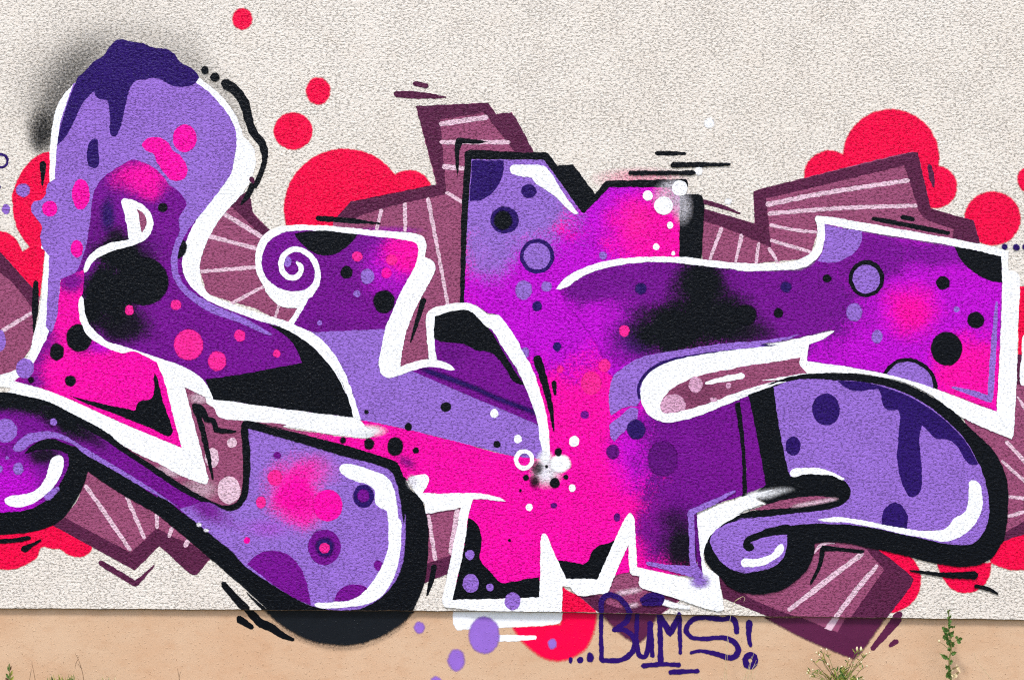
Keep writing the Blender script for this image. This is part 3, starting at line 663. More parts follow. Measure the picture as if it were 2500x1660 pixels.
draw('''
l2 letter WH f : B2 200,210 330,172 480,165 700,175 1000,205 1400,240 1460,265 1485,320 1475,430* 1530,455 1560,500 1550,560 1500,660 1450,750 1400,850 1350,970 1310,1080 1290,1200 1270,1330* 1400,1290 1500,1272 1600,1285 1680,1315 1725,1358* 1690,1365 1600,1340 1500,1335 1380,1360 1270,1400 1180,1422 1120,1395 1095,1320 1100,1200 1140,1050* 1100,1100* 600,1100* 390,985* 350,970* 430,850* 350,848 280,830 200,760 160,700 130,640 90,560 78,480 90,360 130,270
l2 fill PU f mat=spiral : B2 400,215 300,235 200,290 150,370 130,470 150,560 200,640 280,690 380,715 460,708 540,720* 480,840 390,990* 520,1060* 1140,1060* 1150,1010 1200,900 1270,730 1340,600 1400,480 1420,350 1390,310 1300,290 920,245 700,222
l2 shade BK f soft=2 : B2 405,235* 600,214 920,245* 880,300 800,370 700,415 600,410 520,370 450,310 415,270
l2 dot HP c soft=2 : B2 918,425 43,40
l2 dot PK c soft=3 : B2 1158,560 42,42
l2 dot HP c soft=3 : B2 1200,452 45,42
l2 dot LV c soft=2 : B2 1000,590 55,62
l2 dot LV c : B2 915,733 28,30
l2 dot LV c : B2 608,970 19,21
l2 dot LV c : B2 343,470 32,44
l2 dot BK c soft=2 : B2 828,557 48,53
l2 dot BK c soft=3 : B2 1138,797 86,95
l2 outline WH s : B2 420,475/22 452,505/38 450,560/42 400,600/46 340,590/48 296,530/46 295,460/46 340,392/46 410,366/46 490,390/46 560,460/46 593,560/48 578,650/52 515,735/80
l2 outline WH f : B2 160,700 200,640* 280,690 380,715 460,708 530,690 580,630* 606,660 540,740 480,830 390,985* 350,970* 430,850* 350,848 280,830 200,760
l2 fill LV f : B2 520,1050* 1150,1022* 1110,1200 1095,1330 1130,1400 1180,1420 1270,1400 1380,1360* B3 1400,200* 2360,607 C3 385,462* 415,600 430,740* 300,745 200,722 0,685 B3 2200,890 1600,735 1200,640 945,592* 900,450 860,330 780,180 700,90 B2 620,1115
l1 outline WH f : B2 350,965 430,1000 560,1060 680,1170 790,1330 880,1550 B3 870,350 915,480 945,592* 888,568* 850,430 800,300 740,180 B2 830,1560 740,1390 640,1260 540,1160 430,1080 300,1010 130,945*
x overspray HP b a=.32 : C1 1220,800 430,110
l3 letter PK f mat=mid : B1 1860,975* C1 430,640* 760,1080* 970,866* 1550,862* 1550,1440* C2 1560,130* 1000,180* 900,420* 1150,1000* C3 1000,0* 2060,260* 2110,1030* 1690,1160* 1690,1500 C4 1690,720* 1200,660* 870,740* 610,740* 390,750* 390,890* 0,900* B4 1690,912* 1850,70* B3 1870,1200* 1460,1200* 1300,1050* 1250,940* 945,592* 1200,640 1600,735 2200,890 C3 200,722 430,745* 475,560* C2 400,1250 330,1020 200,780 60,580 B2 2080,910 1990,890* 1900,830* 1790,800* 1810,300*
l3 overspray WH b a=.9 : B3 1010,680 170,60
l3 shade BK f : B4 1830,235* 1870,250 1920,310 1940,400 1935,500 1925,560 1960,620 2020,680 2060,730 2110,765 2180,760 C4 250,740 392,718* 395,890* 0,900* B4 1695,912* 1760,650 1800,450
l3 shade BK f : C4 535,580* 620,590 700,600 750,610 800,580 820,520 870,470 950,440 1022,418* 970,600 880,745* 640,745 605,725*
l3 dot DV f : B1 1865,985* 2120,985* 2122,1080 2080,1190 2010,1270 1920,1315 1840,1320*
l3 outline BK s : B1 1832,955/50 B2 1800,100/46 1790,450/36 1780,805/28
l3 outline BK f : B1 1800,920* 1840,895* 2360,920 C1 430,578* 465,585* 540,690* 670,680* 760,800 855,925* 940,815* 1600,800* 1620,830 1610,870* 970,868* 765,1080* 740,1070* 430,640* B1 1870,975* 1802,975*
l3 outline BK f : C1 1550,940* 1600,930 1720,930 1742,960 1730,1455* 1545,1445*
l3 overspray LW b a=.5 : C1 1570,1030 100,170
l3 overspray LW b a=.5 : C1 1490,855 110,60
l3 overspray LW b a=.5 : C1 1450,950 150,150
l3 dot DV c soft=2 : C1 308,900 62,56
l3 dot DV c soft=2 : C1 108,1138 116,110
l3 dot BK c soft=6 : C1 95,1140 72,76
l3 dot LV c : C1 375,1435 115,120
l3 ring DV r : C1 375,1435 125,127 32
l3 dot LV c soft=3 : C2 265,365 68,78
l3 dot LV c soft=3 : C2 453,335 41,40
l3 dot LV c soft=3 : C2 918,82 32,32
l3 dot LV c soft=3 : C2 275,880 36,44
l3 dot DV c soft=2 : C2 375,497 40,43
l3 dot DV c soft=2 : C2 942,658 23,23
l3 dot DV c soft=2 : C2 540,832 33,38
l3 dot HP c soft=3 : C2 565,1015 28,28
l3 dot HP c soft=3 : C2 820,1130 82,95
l3 dot PU c soft=2 : C2 767,1390 34,33
l3 dot WH c : C1 1550,875 65,65
l3 dot WH c : C1 1285,938 42,42
l3 dot WH c : C1 1415,1020 76,75
l3 dot WH c : C1 1470,1180 27,28
l3 dot WH c : C1 1355,1358 25,28
l3 dot WH c : C1 1497,1412 17,17
x white_speck WH c soft=5 : C1 1790,340 40,40
x white_speck WH c soft=4 : C1 1705,735 30,34
x white_speck WH c soft=5 : C1 1950,985 27,22
l3 highlight WH f : C1 180,685 150,710 160,745 210,770 330,790* 370,840 450,890 530,950 600,1020 680,1085 715,1085* 600,930 520,800 470,730 430,692 300,685
d2 dash BK s : C1 1362,588/34 1480,590/30 1592,592/22
d2 dash BK s : C1 1492,685/40 1750,682/34 1962,680/16
d2 dash BK s : C1 1142,750/32 1400,750/30 1665,750/32
l3 pit PU f mat=pit : B2 1530,900* 1830,850* 2000,990 2200,1310 C2 200,1000* C3 290,180 390,468* B3 2362,609* 1370,188* B2 1500,1290*
l3 shade BK f : B2 1540,925* 1700,870 1830,866 1900,915 1980,990 2080,1140 2200,1345 2300,1490* 2200,1450 2140,1350 2080,1270 2010,1215 1900,1200 1800,1150 1720,1135 1600,1125 1540,1095*
l3 shade NV g : B3 1420,165/60/0 1500,190/75/1 1900,335/75/1 C3 0,225/75/1 250,320/75/1 370,365/70/.7 400,380/60/0
l2 outline WH f : B2 1262,1338* 1400,1290 1500,1272 1600,1285 1680,1315 1725,1358* 1690,1365 1600,1340 1500,1335 1380,1362 1270,1400 1180,1424 1120,1395 1095,1320*
l3 outline WH f : B2 1490,900 1530,858 1660,820 1800,805 1880,825 1950,870 2000,910* 2080,910 2130,960 2250,1140 C2 240,840 340,1020 400,1200 440,1340 465,1470 C3 478,620 480,750* 440,770 425,700* 400,600 380,440 340,310 290,180 210,0 C2 200,1000 100,850 0,690 B2 1980,1000 1900,920 1830,870 1700,875 1555,920* 1550,1080 1572,1290* 1512,1290* 1490,1080
l3 accent_line BK s : C2 375,928/70 430,1100/56 490,1350/34 512,1522/6
l3 accent_line BK s : C2 515,1125/40 522,1228/12
l2 dot BK c soft=2 : B3 993,527 19,19
l2 dot BK c soft=2 : B3 1648,485 42,40
l2 dot BK c soft=2 : B3 2068,790 30,30
l2 dot WH c : B3 2045,535 34,37
l2 dot WH c : B3 2240,745 33,36
l3 dot BK c soft=2 : B3 1338,647 31,32
l3 dot BK c soft=3 : B3 800,757 26,25
l3 dot BK c soft=3 : B3 1015,785 42,46
l3 dot BK c soft=3 : B3 1230,808 65,78
l3 dot BK c soft=2 : B3 1400,840 26,28
l3 overspray LW b a=.95 : C3 450,850 150,150
l3 overspray WH b a=.9 : C3 440,740 80,90
l3 overspray BK b a=.75 : C3 375,820 65,75
l3 overspray BK b a=.85 : C3 355,930 55,75
l3 ring WH r : C3 268,748 66,70 36
l3 dot WH c soft=6 : C3 565,780 84,70
l3 dot BK c soft=3 : C3 550,685 30,32
l3 dot BK c soft=2 : C3 283,897 25,24
l3 dot BK c soft=2 : C3 520,938 40,42
l3 dot BK c soft=2 : C3 612,890 20,22
l3 dot BK c soft=2 : C3 452,806 13,15
l3 dot BK c : C3 237,1002 11,12
l3 dot BK c : C3 148,1413 14,14
l3 dot WH c : C3 680,598 41,46
l3 dot WH c : C3 665,982 28,34
l3 dot WH c : C3 310,1140 27,31
l3 dot DU c soft=2 : C3 515,1125 28,25
l3 dot DU c soft=2 : C3 1033,1222 28,34
l3 dot DU c soft=3 : C3 1000,683 53,60
l3 dot DU c soft=6 : C3 1410,740 120,142
''')
draw('''
l4 letter MG f mat=flag soft=7 : C2 560,350* 750,220 1000,150 1300,130 1550,140 2000,195 D2 0,200 350,205 540,190 650,120 700,20 D1 720,1170* 1040,1235 1800,1360 2175,1435* D2 2180,300 2165,800 2135,1360* 1650,1185* 1200,1050 570,950* 590,810* 780,690* 500,760 0,820 C2 1800,860 1500,930 1200,1060 1060,1120 950,1020 900,880 780,680 620,480
l4 fill LV f : D1 715,1172* 870,1205 1030,1230* 1020,1320 970,1400 900,1450 780,1490 660,1475* 700,1400 715,1300
l4 shade BK f : D1 1785,1352* 2176,1432* D2 2182,305* 2080,290 1960,230 1870,150 1820,80
l4 dot BK c : D2 1063,271 147,152
l4 dot LV c : D2 1062,275 112,118
l4 dot BK c soft=2 : D2 738,268 36,34
l4 dot BK c soft=2 : D2 1692,308 56,55
l4 dot BK c soft=2 : D2 1963,612 68,68
l4 dot BK c soft=2 : D2 1723,848 128,138
l4 dot BK c soft=3 : D2 337,555 38,40
l4 dot BK c soft=5 : D2 70,570 88,82
l4 dot NV c soft=4 : D2 400,340 43,43
l4 dot NV c soft=4 : C2 1230,355 46,46
l4 dot LV c soft=3 : D2 962,547 63,73
l4 dot LV c soft=3 : D2 1150,748 43,54
l4 dot LV c : D2 1805,525 27,27
l4 dot HP c soft=2 : C2 1095,700 42,46
l4 dot HP c soft=2 : C2 930,985 48,53
l4 ring BK f : D2 1190,1060* 1240,990 1300,945 1380,922 1450,930 1530,965 1600,1030 1640,1110 1652,1195*
l4 dot LV f : D2 1222,1060* 1290,990 1350,960 1430,955 1500,985 1570,1040 1605,1110 1617,1185*
l4 accent_line LV s : D2 2135,465/20 2112,800/46 2082,1265/52* 1930,1210/46 1772,1165/22
l4 band LV f : D2 515,726* 400,750 200,780 0,800 C2 2100,790 1900,805 1600,850 1350,890 1200,930 1100,990 1010,1060 980,1130 970,1200 965,1300 975,1360 985,1397* 1050,1350 1130,1320 1195,1320* 1240,1250* 1260,1150 1300,1060 1450,960 1700,900 2000,860 2360,840 D2 200,812 400,778
l4 band LV f : C2 970,1470* 1060,1400 1150,1330 1205,1345* 1200,1420 1150,1450 1100,1520 1050,1565 C3 1010,600* 980,560
l4 edge_line NV s : C2 1218,1250/26 1210,1160/26 1265,1065/30 1400,975/40 1700,903/28 2360,826/24 D2 200,818/16
l3 dot NV c soft=3 : C3 1190,500 75,82
l4 outline WH f : D2 802,695* 780,720 700,770 590,812* 570,950* 577,1048* 450,1080 C2 2360,1110 2320,1155* 2100,1240 1900,1320 1700,1400 1550,1440 1420,1452 1300,1400 1240,1300 1225,1200 1250,1110 1320,1030 1450,960 1600,920 1900,870 2360,815 D2 250,815 400,785 600,740
l4 hollow PL f mat=leaf : D2 577,1045* 515,980 520,915* 450,932 200,970 0,1000 C2 2000,1010 1800,1045 1600,1110 1480,1180 1410,1260 1390,1310 1400,1360 1440,1378 1600,1350 1800,1290 2000,1215 2200,1150 2360,1105 D2 200,1110 400,1075
l4 dot DK c : C2 1680,1143 57,66
l4 dot DK c : C2 1950,1150 24,27
l4 dot DK c : C2 1828,1266 32,22
l4 dot DK f : C2 1405,1275 1450,1230 1510,1222 1570,1250 1600,1310 1590,1352* 1440,1378 1400,1360 1392,1310
l4 highlight WH s : C2 1765,1130/24 1900,1100/44 2062,1070/50
l4 outline WH f : C2 530,355* 600,270 720,200 850,150 1000,115 1200,95 1400,90 1600,95 1850,125 2100,145 2360,150 D2 250,150 400,140 530,105 620,40 650,-30 D1 662,1250 650,1165 640,1125 655,1103 690,1103 1500,1242 2000,1335 2230,1390* D2 2232,205* 2290,215 2318,250 2310,700 2300,1100 2275,1560* D3 2258,578* 2000,470 1800,370 1600,220 1400,120 1200,70 1000,40 700,35 575,45* D2 570,950* 900,995 1190,1050 1400,1100 1650,1185 1900,1280 2135,1362* 2165,800 2180,300 2172,85* D1 2172,1435* 1800,1355 1040,1230 720,1170* 718,1300 690,1410 640,1470 540,1530 350,1550 D2 0,205 C2 2000,195 1800,175 1600,150 1400,135 1200,140 1000,170 850,210 720,270 620,340 555,360
l3 bar BK f : C3 2003,285* 2055,270* 2085,600 2105,1045* 2065,1055* 2060,700
l3 bar PU f : D3 20,245* 150,210* 200,600 300,940* 82,1025* 60,600
l5 letter BK f : C4 1745,470 1755,420 1820,320 1950,240 2100,190 2250,165 D4 0,205 200,170 D3 240,1110* 400,1065 500,1060* 420,1000* 130,1050* 235,952* 180,650 110,300 88,215* 295,140* 40,197* 200,150 300,110 420,70 560,45 800,38 1000,45 1200,75 1400,130 1600,230 1800,370 1950,520 2100,660 2190,820 2225,950 2230,1100 2215,1300 2190,1420 D4 2170,450 2100,560 1980,620 1850,635 1700,620 1500,575 1150,490 1050,475 900,440 760,432 640,440* 630,520 580,650 480,750 380,820 250,855 100,862 C4 2150,858 2050,845 1950,795 1880,715 1780,620 1748,530
l5 fill LV f : D3 298,150* 420,105 560,85 800,95 1000,105 1200,140 1380,200 1560,300 1750,450 1880,590 1960,730 2010,830 2050,960 2072,1100 2065,1250 2020,1360 1950,1430 1850,1450 1700,1435 1400,1370 1000,1290 800,1278 600,1275 400,1300 300,1330* D4 412,370* 405,480 380,560 300,630 150,675 0,685 C4 2100,685 1980,660 1890,590 1820,490 1800,430 1830,350 1900,300 2000,260 2150,225 D4 0,245 D3 300,1210 500,1185 700,1165 850,1125 920,1070* 935,1000 890,930 800,880 700,850 550,850 435,890* 400,760 340,450
l5 hook BK f : D3 232,955* 300,930 430,905 550,880 700,880 800,900 895,960 930,1020 905,1085 800,1140 700,1160 450,1190 200,1210 0,1242 C4 2250,205* 2250,165 D3 0,1200 240,1140 240,1105* 130,1045*
l5 hollow PL f : D3 100,1165* 250,1115 400,1075 600,1050 750,1055 835,1068* 700,1105 450,1142
l5 stripe LP g : D3 430,1140/40/0 500,1125/50/.9 700,1090/55/.9 800,1072/45/.8 840,1068/30/0
l5 drip DV f : D3 820,100* 1000,105 1200,150 1380,210 1560,310 1750,460 1880,600 1960,740 1982,782 1920,790 1870,740 1830,670 1780,610 1720,580 1650,580 1600,550 1560,500 1520,465* 1505,520 1500,600 1510,720 1520,850 1515,980 1490,1030 1450,1055 1410,1045 1360,950 1330,850 1315,720 1325,580 1335,450 1340,380 1320,340 1240,340 1200,300 1185,230 1165,170* 1100,170 1020,185 940,175 880,145
l5 dot DV c : D3 730,335 113,132
l5 dot DV c : D3 460,637 63,80
l5 dot DV f : D3 1190,1290* 1190,1210 1220,1140 1290,1100 1350,1120 1395,1190 1405,1240 1395,1325*
l5 highlight WH f : D3 1945,915 1910,930 1905,980 1900,1100 1870,1180 1790,1230 1740,1290 1680,1325 1500,1330 1300,1300 1100,1260 850,1220 760,1225 660,1240* 700,1255 900,1265 1100,1300 1300,1345 1500,1385 1650,1415 1720,1420 1820,1390 1920,1320 1990,1220 2020,1110 2010,1000 1990,940
l5 highlight WH f : D3 435,860 450,830 550,815 680,820 800,860 885,905* 870,918 780,880 680,870 550,870 450,890
l5 highlight WH f : D4 355,447 330,460 290,520 220,555 120,570 50,570 28,595 40,630 100,635 200,625 300,580 370,520 385,470 375,450
l5 swirl BK s : D4 118,470/38 85,480/46 72,450/46 90,415/46 150,388/50 260,350/60 420,325/80
l5 swirl BK c : D4 100,472 38,36
l5 edge_line WH s : D2 0,1232/28 150,1190/24 300,1140/15 400,1118/5
l3 outline WH f : B3 1340,1065 1400,1048 1480,1035 1510,1080 1490,1140 1455,1190* 1600,1195 1850,1190 2000,1205 2100,1232 2142,1255* 2050,1255 1960,1240 1870,1240* 1845,1320 B4 1830,230 1800,450 1760,650 1700,905* C4 0,898* 390,885* 400,740 410,390 425,360 445,362 520,530 615,730* 870,735* 1000,450 1110,220 1145,190 1170,225 1185,400 1200,635* 1500,705 1640,740* 1735,690* 1720,560 1690,220* C3 1690,1205* 1850,1130 2000,1080 2100,1040* 2330,990* D3 150,1060 230,1110* 100,1150 0,1200 C4 2050,200 1900,290 1800,380 1750,500 1760,620 1830,680* 1870,715* 1915,985* 1880,1000 1500,890 1240,810* 1215,790 1220,710* 1150,690 1125,455* 1050,620 960,850* 700,865 650,800* 585,790* 580,1008* 0,1008* B4 1640,965* 1620,920 1660,700 1700,500 1770,150* 1480,200* 1470,120 1400,30 B3 1380,1160
l3 overspray WH g : D3 60,1060/70/0 130,1045/90/.9 250,1030/110/.75 380,1000/80/.4 480,990/50/0
l3 overspray LW b a=.6 : B3 1370,1100 60,70
b6 overspray WH s soft=3 : C4 1415,925/50 1500,950/46 1625,970/22
l3 dot LV c : B4 1845,535 38,41
l3 dot LV c : B4 1852,770 66,78
l3 dot LV c : B4 2010,803 31,31
l3 dot LV c soft=2 : B4 2195,918 65,73
l3 edge_line DU f : C4 1663,230* 1688,250* 1738,690* 1700,690*
l3 accent_line LV s : C3 2005,1005/18 1800,1110/45 1640,1182/52* C4 1650,400/50 1658,600/55 1700,710/90
l3 accent_line LV s : C4 1282,605/28 1450,640/50 1650,672/90
l3 overspray LV b a=.9 : C4 1715,755 105,75
l3 lower_edge WH f pl=1 soft=2 : B4 1708,985* 1713,1120 1745,1155* 2090,1135 C4 500,1110 570,1088 587,985*
l3 lower_line WH s pl=1 : C4 30,1222/55 200,1220/50 362,1215/30
p1 bubble LV c pl=1 soft=7 : B4 1962,1195 123,150
p1 bubble LV c pl=1 soft=8 : B4 1733,1400 65,85
p1 bubble LV c pl=1 soft=6 : B4 1430,1133 40,46
p1 bubble LV c pl=1 soft=7 : B4 1565,1578 38,42
p1 bubble LV c pl=1 soft=5 : C4 500,1267 34,42
b7 accent_line BK s : D4 1425,665/10 1700,700/36 1955,705/66
r10 accent_line BK s : D4 1962,792/26 2060,815/30 2142,855/16
d5 dash DV c soft=2 : D1 2200,1358 24,24
d5 dash DV c soft=2 : D1 2297,1362 27,27
d5 dash DV c soft=2 : D1 2372,1355 26,26
B character DV s soft=1.5 pl=1 : C4 903,985/38 902,1200/34 906,1400/40
B upper_bowl DV s soft=1.5 : C4 903,1012/40 908,910/42 960,865/46 1030,880/46 1100,940/46 1140,1015/44
B bowl DV s soft=1.5 pl=1 : C4 1140,985/44 1115,1075/44 1060,1120/40 1005,1155/38
B bowl DV s soft=1.5 pl=1 : C4 1005,1150/36 1080,1150/38 1150,1190/40 1180,1260/42 1160,1330/44 1080,1395/42 906,1405/38
U character DV s soft=1.5 pl=1 : C4 1200,1020/36 1195,1250/36 1222,1365/42 1262,1370/42 1290,1300/42 1306,1095/40
U tail DV s soft=1.5 pl=1 : C4 1310,1100/38 1325,1370/36
U umlaut DV s soft=2 : C4 1235,910/44 1300,872/46 1400,888/46 1395,925/40 1330,935/44 1250,935/36
M character DV s soft=1.5 pl=1 : C4 1385,1020/46 1388,1200/42 1392,1415/46
M stroke DV s soft=1.5 pl=1 : C4 1390,1045/44 1470,1180/56* 1545,1035/40* 1555,1345/30
M tip DV s soft=1.5 : C4 1545,1012/20 1546,1030/36
S character DV s soft=1.5 pl=1 : C4 2018,1175/34 2010,1095/46 1975,1058/44 1900,1065/42 1750,1050/40 1650,1075/40 1602,1150/40 1640,1210/38 1750,1225/36 1920,1218/40 2015,1270/44 2030,1330/46 1980,1382/46 1850,1350/38 1720,1325/30 1640,1342/26
E character DV s soft=1.5 pl=1 : C4 2122,1090/54 2118,1200/42 2132,1287/24
E dot DV r soft=1.5 pl=1 : C4 2130,1405 40,46 52
N character DV c soft=1.5 pl=1 : C4 650,1402 18,25
N dot DV c soft=1.5 pl=1 : C4 730,1400 28,28
N dot DV c soft=3 pl=1 : C4 812,1377 28,40
L underline DV s soft=1.5 pl=1 : C4 1250,1447/44 1400,1435/36 1545,1440/38
L underline DV s soft=1.5 pl=1 : C4 1470,1500/42 1700,1490/34
''')
# ------------------------------------------------------------------ weeds along the foot of the wall
GREEN = simple('weed_leaf', '#64863f', '#446a2e', 0.6, 90, 0.25); LIGHT = simple('young_leaf', '#b4b85c', '#8a9a44', 0.6, 90, 0.3)
STEMG = simple('weed_stem', '#7d8a4c', '#8a6a48', 0.7, 70); DRY = simple('dry_straw', '#d8c7a0', '#b59c70', 0.75, 60); TWIG = simple('dry_twig', '#7a5a40', '#4d3828', 0.8, 60)
BUD = simple('pale_bud', '#efe6c4', '#d9c48e', 0.7, 120)
GRP = 'weeds along the foot of the wall'
def at(txt, y):
    return [world(p[0], p[1], y) for p in parse(txt)]
def smoothpath(P, n=5):
    out = []
    for i in range(len(P) - 1):
        p0 = P[max(0, i - 1)]; p1 = P[i]; p2 = P[i + 1]; p3 = P[min(len(P) - 1, i + 2)]
        for k in range(n):
            t = k / n
            out.append(0.5 * ((2 * p1) + (p2 - p0) * t + (2 * p0 - 5 * p1 + 4 * p2 - p3) * t * t + (3 * p1 - p0 - 3 * p2 + p3) * t ** 3))
    out.append(P[-1]); return out
def tube(name, P, r0, r1, mat, parent, org, smooth=True, sides=5):
    P = smoothpath(P) if smooth and len(P) > 2 else P
    V = []; F = []; n = len(P)
    for i, p in enumerate(P):
        d = (P[min(n - 1, i + 1)] - P[max(0, i - 1)]); d = d.normalized() if d.length > 1e-9 else Vector((0, 0, 1))
        a = d.cross(Vector((0, 1, 0.13))).normalized(); b_ = d.cross(a)
        r = r0 + (r1 - r0) * i / (n - 1)
        for k in range(sides):
            t = 2 * math.pi * k / sides; V.append(p - org + a * (r * math.cos(t)) + b_ * (r * math.sin(t)))
    for i in range(n - 1):
        for k in range(sides):
            F.append((i * sides + k, i * sides + (k + 1) % sides, (i + 1) * sides + (k + 1) % sides, (i + 1) * sides + k))
    F.append(list(range(sides))[::-1]); F.append([(n - 1) * sides + k for k in range(sides)])
    return mesh(name, V, F, mat, parent, smooth=True)
def leaf(name, base, tip, width, mat, parent, org, lobes=True, curl=0.25):
    """a folded, slightly curled leaf with a toothed edge"""
    ax = tip - base; L = ax.length; ax = ax / L
    side = ax.cross(Vector((R.uniform(-.4, .4), -1, R.uniform(-.3, .3)))).normalized(); up = side.cross(ax).normalized()
    prof = [(0, .06), (.15, .55), (.28, .42), (.42, 1.0), (.55, .68), (.7, .8), (.84, .36), (1, 0)] if lobes else [(0, .12), (.2, .6), (.45, 1), (.7, .75), (.88, .35), (1, 0)]
    V = []; F = []
    for t, w_ in prof:
        c = base + ax * (L * t) + up * (curl * L * t * t * R.choice((1, 1, -.3)))
        h = width * w_ / 2
        V += [c + side * h + up * h * .5 - org, c - org, c - side * h + up * h * .5 - org]
    for i in range(len(prof) - 1):
        a = i * 3; F += [(a, a + 1, a + 4, a + 3), (a + 1, a + 2, a + 5, a + 4)]
    return mesh(name, V, F, mat, parent)
def ball(name, c, r, h, mat, parent, org):
    V = [c - org + Vector((0, 0, -h))]; F = []
    for q, (z, k) in enumerate(((-.5, .8), (.2, 1), (.75, .6))):
        for i in range(6):
            t = math.pi * i / 3; V.append(c - org + Vector((r * k * math.cos(t), r * k * math.sin(t), h * z)))
    V.append(c - org + Vector((0, 0, h)))
    for i in range(6):
        j = (i + 1) % 6; F.append((0, 1 + j, 1 + i)); F.append((19, 13 + i, 13 + j))
        for q in (0, 1): F.append((1 + q * 6 + i, 1 + q * 6 + j, 7 + q * 6 + j, 7 + q * 6 + i))
    return mesh(name, V, F, mat, parent, smooth=True)
def plant(name, label, cat, base):
    o = tag(empty(name, base), label, cat, GRP, 'thing'); return o, Vector(base)
def foot(p, y=None): return Vector((p.x, p.y if y is None else y, -0.01))

def tall_weed():
    y = -0.05; P = at('D4 1758,1560 1752,1480 1745,1400 1757,1280 1744,1150 1743,1050 1739,985', y)
    for i, p in enumerate(P): p.y += 0.006 * math.sin(i * 1.7)
    t, o = plant('tall_weed', 'tall leafy green weed rising in front of the plinth at lower right', 'weed', (P[0].x + .004, y, 0))
    tube('stem', [foot(P[0])] + P, 0.0042, 0.0014, STEMG, t, o)
    spots = [('1742,1160 1672,1122', 36), ('1742,1165 1690,1165', 30), ('1735,1240 1672,1180', 44), ('1738,1235 1700,1140', 30), ('1742,1130 1785,1105', 34), ('1743,1110 1760,1070', 26), ('1742,1080 1722,1040', 22), ('1742,1060 1752,1015', 20), ('1740,1030 1733,990', 18), ('1740,1005 1746,972', 16),
             ('1748,1230 1770,1150', 40), ('1752,1290 1725,1220', 52), ('1750,1310 1772,1240', 40), ('1745,1150 1738,1090', 30), ('1748,1200 1715,1160', 34), ('1752,1270 1730,1255', 36), ('1750,1400 1662,1345', 34), ('1750,1395 1690,1370', 30), ('1752,1350 1805,1335', 30), ('1752,1340 1800,1365', 26),
             ('1752,1480 1712,1435', 42), ('1752,1500 1722,1470', 40), ('1755,1550 1718,1500', 52), ('1756,1560 1742,1490', 44), ('1757,1590 1725,1560', 50), ('1752,1330 1735,1290', 34), ('1755,1440 1768,1400', 26)]
    for s, w_ in spots:
        a, b = at('D4 ' + s, y); b.y += R.uniform(-.02, .012); leaf('leaf', a, b, w_ * K * S * 1.15, GREEN, t, o)
    tube('stalk', at('D4 1756,1290 1785,1255 1812,1228', y), 0.0016, 0.001, STEMG, t, o)
    for l, w_ in (('1808,1232 1852,1218', 40), ('1808,1232 1838,1265', 38), ('1808,1228 1800,1200', 34)):
        a, b = at('D4 ' + l, y); leaf('leaf', a, b, w_ * K * S, GREEN, t, o)
    tube('stalk', at('D4 1742,1310 1700,1275 1665,1252', y), 0.0014, 0.0009, STEMG, t, o)
    ball('bud', at('D4 1660,1246', y)[0], 0.004, 0.007, BUD, t, o)
    for l, w_ in (('1756,1500 1800,1432', 26), ('1800,1432 1822,1500', 24), ('1770,1560 1822,1490', 30), ('1758,1520 1800,1540', 26)):
        a, b = at('D4 ' + l, y - .012); leaf('dry_leaf', a, b, w_ * K * S, DRY, t, o, False, .5)
def flower_weed():
    y = -0.06; c = at('D4 850,1640', y)[0]
    t, o = plant('flowering_weed', 'bushy yellow green weed with tiny pale buds below the plum point', 'weed', (c.x, y, 0))
    tips = ['690,1310', '735,1315', '650,1340', '612,1400', '585,1490', '622,1480', '745,1435', '922,1390', '958,1428', '985,1310', '1018,1310', '1062,1352', '1068,1450', '893,1475', '700,1400', '675,1360', '640,1500', '600,1535', '990,1560', '1040,1555', '780,1500', '820,1480', '860,1455', '1090,1340', '1020,1420', '575,1510']
    f0 = foot(c)
    for i, s in enumerate(tips):
        tip = at('D4 ' + s, y + R.uniform(-.04, .02))[0]
        m1 = c.lerp(tip, .3) + Vector((R.uniform(-.01, .01), R.uniform(-.01, .01), -.004)); m2 = c.lerp(tip, .7) + Vector((R.uniform(-.008, .008), 0, .006))
        tube('stem', [f0 + Vector((R.uniform(-.012, .012), R.uniform(-.012, .012), 0)), m1, m2, tip], 0.0017, 0.0007, STEMG if i % 3 else TWIG, t, o)
        big = s in ('985,1310', '1018,1310')
        ball('bud', tip, 0.0046 if big else 0.0032, 0.010 if big else 0.0045, BUD, t, o)
        for k in range(3):
            a = m2.lerp(tip, R.uniform(0, .8)); b = a + Vector((R.uniform(-.02, .02), R.uniform(-.01, .005), R.uniform(.004, .022)))
            leaf('leaf', a, b, 0.0045, LIGHT if k else GREEN, t, o, False)
    for i in range(110):
        u = R.gauss(0, 1); a = c + Vector((u * .026 + .004, R.uniform(-.03, .02), abs(R.gauss(0, .026)) - .004 + .012))
        b = a + Vector((R.uniform(-.022, .022) + u * .006, R.uniform(-.012, .008), R.uniform(.008, .03)))
        leaf('leaf', a, b, R.uniform(.004, .008), LIGHT if R.random() < .7 else GREEN, t, o, False)
def stalks(name, label, cat, items, y, mat, r=0.0011, leaves=()):
    b = at(items[0].split('|')[0], y)[0]
    t, o = plant(name, label, cat, (b.x, y, 0))
    for it in items:
        P = at(it, y + R.uniform(-.006, .006))
        if P[0].z < 0.07: P = [foot(P[0])] + P
        for i, p in enumerate(P[1:]): p.y += R.uniform(-.006, .004)
        tube('stalk', P, r, r * .45, mat, t, o)
    for l, w_, m in leaves:
        a, b2 = at(l, y); leaf('leaf', a, b2, w_ * K * S, m, t, o, False, .1)
    return t, o
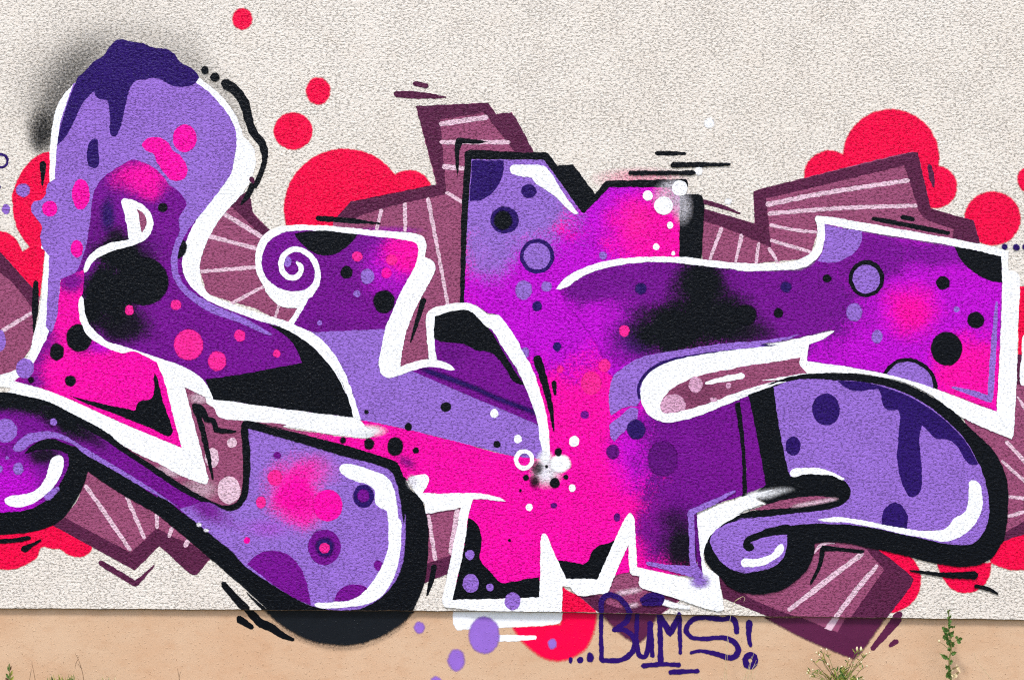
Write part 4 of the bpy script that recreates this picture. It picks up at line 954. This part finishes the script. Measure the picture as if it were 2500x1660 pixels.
def tuft(label, spot, y, blades, h, mats):
    c = at(spot, y)[0]; t, o = plant('grass_tuft', label, 'grass', (c.x, y, 0)); f0 = foot(c)
    for i in range(blades):
        a = f0 + Vector((R.uniform(-.03, .03), R.uniform(-.02, .02), 0)); ln = h * R.uniform(.65, 1.05)
        b = a + Vector((R.uniform(-.35, .35) * ln, R.uniform(-.15, .1) * ln, ln))
        leaf('blade', a, b, R.uniform(.004, .007), R.choice(mats), t, o, False, .12)
tall_weed(); flower_weed()
stalks('dry_grass', 'pale dry grass stalks standing before the exclamation mark', 'dry grass', ['C4 1915,1600 1925,1400 1945,1200 1975,1010 2000,925 2035,890 2050,905', 'C4 1930,1600 1935,1450 1950,1230', 'C4 2095,1600 2130,1440 2160,1330 2162,1235', 'C4 2120,1600 2140,1500 2180,1400', 'C4 2075,1600 2110,1480 2140,1370', 'C4 2150,1600 2140,1480 2185,1430', 'C4 2060,1600 2090,1520 2120,1470', 'C4 2105,1600 2120,1500 2130,1440', 'C4 2010,915 2060,880 2085,890 2075,920', 'C4 2170,1600 2160,1520 2190,1470'], -.045, DRY, .00105)
stalks('dry_weed', 'single thin dry stem curving right of the tall weed', 'dry stem', ['D4 2110,1600 2060,1520 2010,1460 1968,1405 1950,1340'], -.04, DRY, .0013)
stalks('dry_twig', 'thin brown twig bending left above the green tufts', 'dry twig', ['A4 690,1600 685,1530 668,1450 645,1390 618,1345', 'A4 645,1392 632,1415 615,1465', 'A4 640,1385 650,1370', 'A4 672,1470 640,1430'], -.04, TWIG, .0013)
stalks('dry_twig', 'short straight brown twig near the lower left corner', 'dry twig', ['A4 292,1600 285,1520 270,1440 262,1412', 'A4 240,1600 250,1520 262,1475'], -.04, TWIG, .0012)
stalks('dry_twig', 'lone thin brown twig left of the black dashes', 'dry twig', ['A4 1478,1600 1475,1540 1460,1465', 'A4 1475,1540 1490,1495'], -.04, TWIG, .0012)
stalks('green_spike', 'small green and brown spike at the lower left corner', 'weed', ['A4 82,1600 80,1500 78,1435', 'A4 75,1600 92,1500'], -.05, STEMG, .0022,
       [('A4 80,1560 50,1505', 24, GREEN), ('A4 82,1540 105,1480', 22, LIGHT), ('A4 80,1500 62,1450', 18, GREEN), ('A4 80,1490 95,1445', 16, TWIG), ('A4 78,1470 78,1425', 16, GREEN), ('A4 85,1580 115,1530', 26, LIGHT), ('A4 78,1585 45,1545', 26, TWIG)])
tuft('small green grass tuft just right of the corner twig', 'A4 435,1600', -.06, 12, 0.058, [GREEN, LIGHT])
tuft('wide green and straw grass tuft under the bent twig', 'A4 545,1600', -.07, 34, 0.066, [GREEN, LIGHT, LIGHT, DRY])
tuft('pale straw grass tuft right of the bent twig', 'A4 865,1600', -.06, 14, 0.056, [DRY, DRY, LIGHT])
stalks('dry_grass', 'short pale blade under the long black dash', 'dry grass', ['A4 1970,1610 1985,1560 2012,1518'], -.045, DRY, .0016)
stalks('dry_grass', 'tiny pale bent blade under the tag underline', 'dry grass', ['C4 1695,1610 1705,1565 1716,1545 1730,1570 1738,1610'], -.045, DRY, .0014)
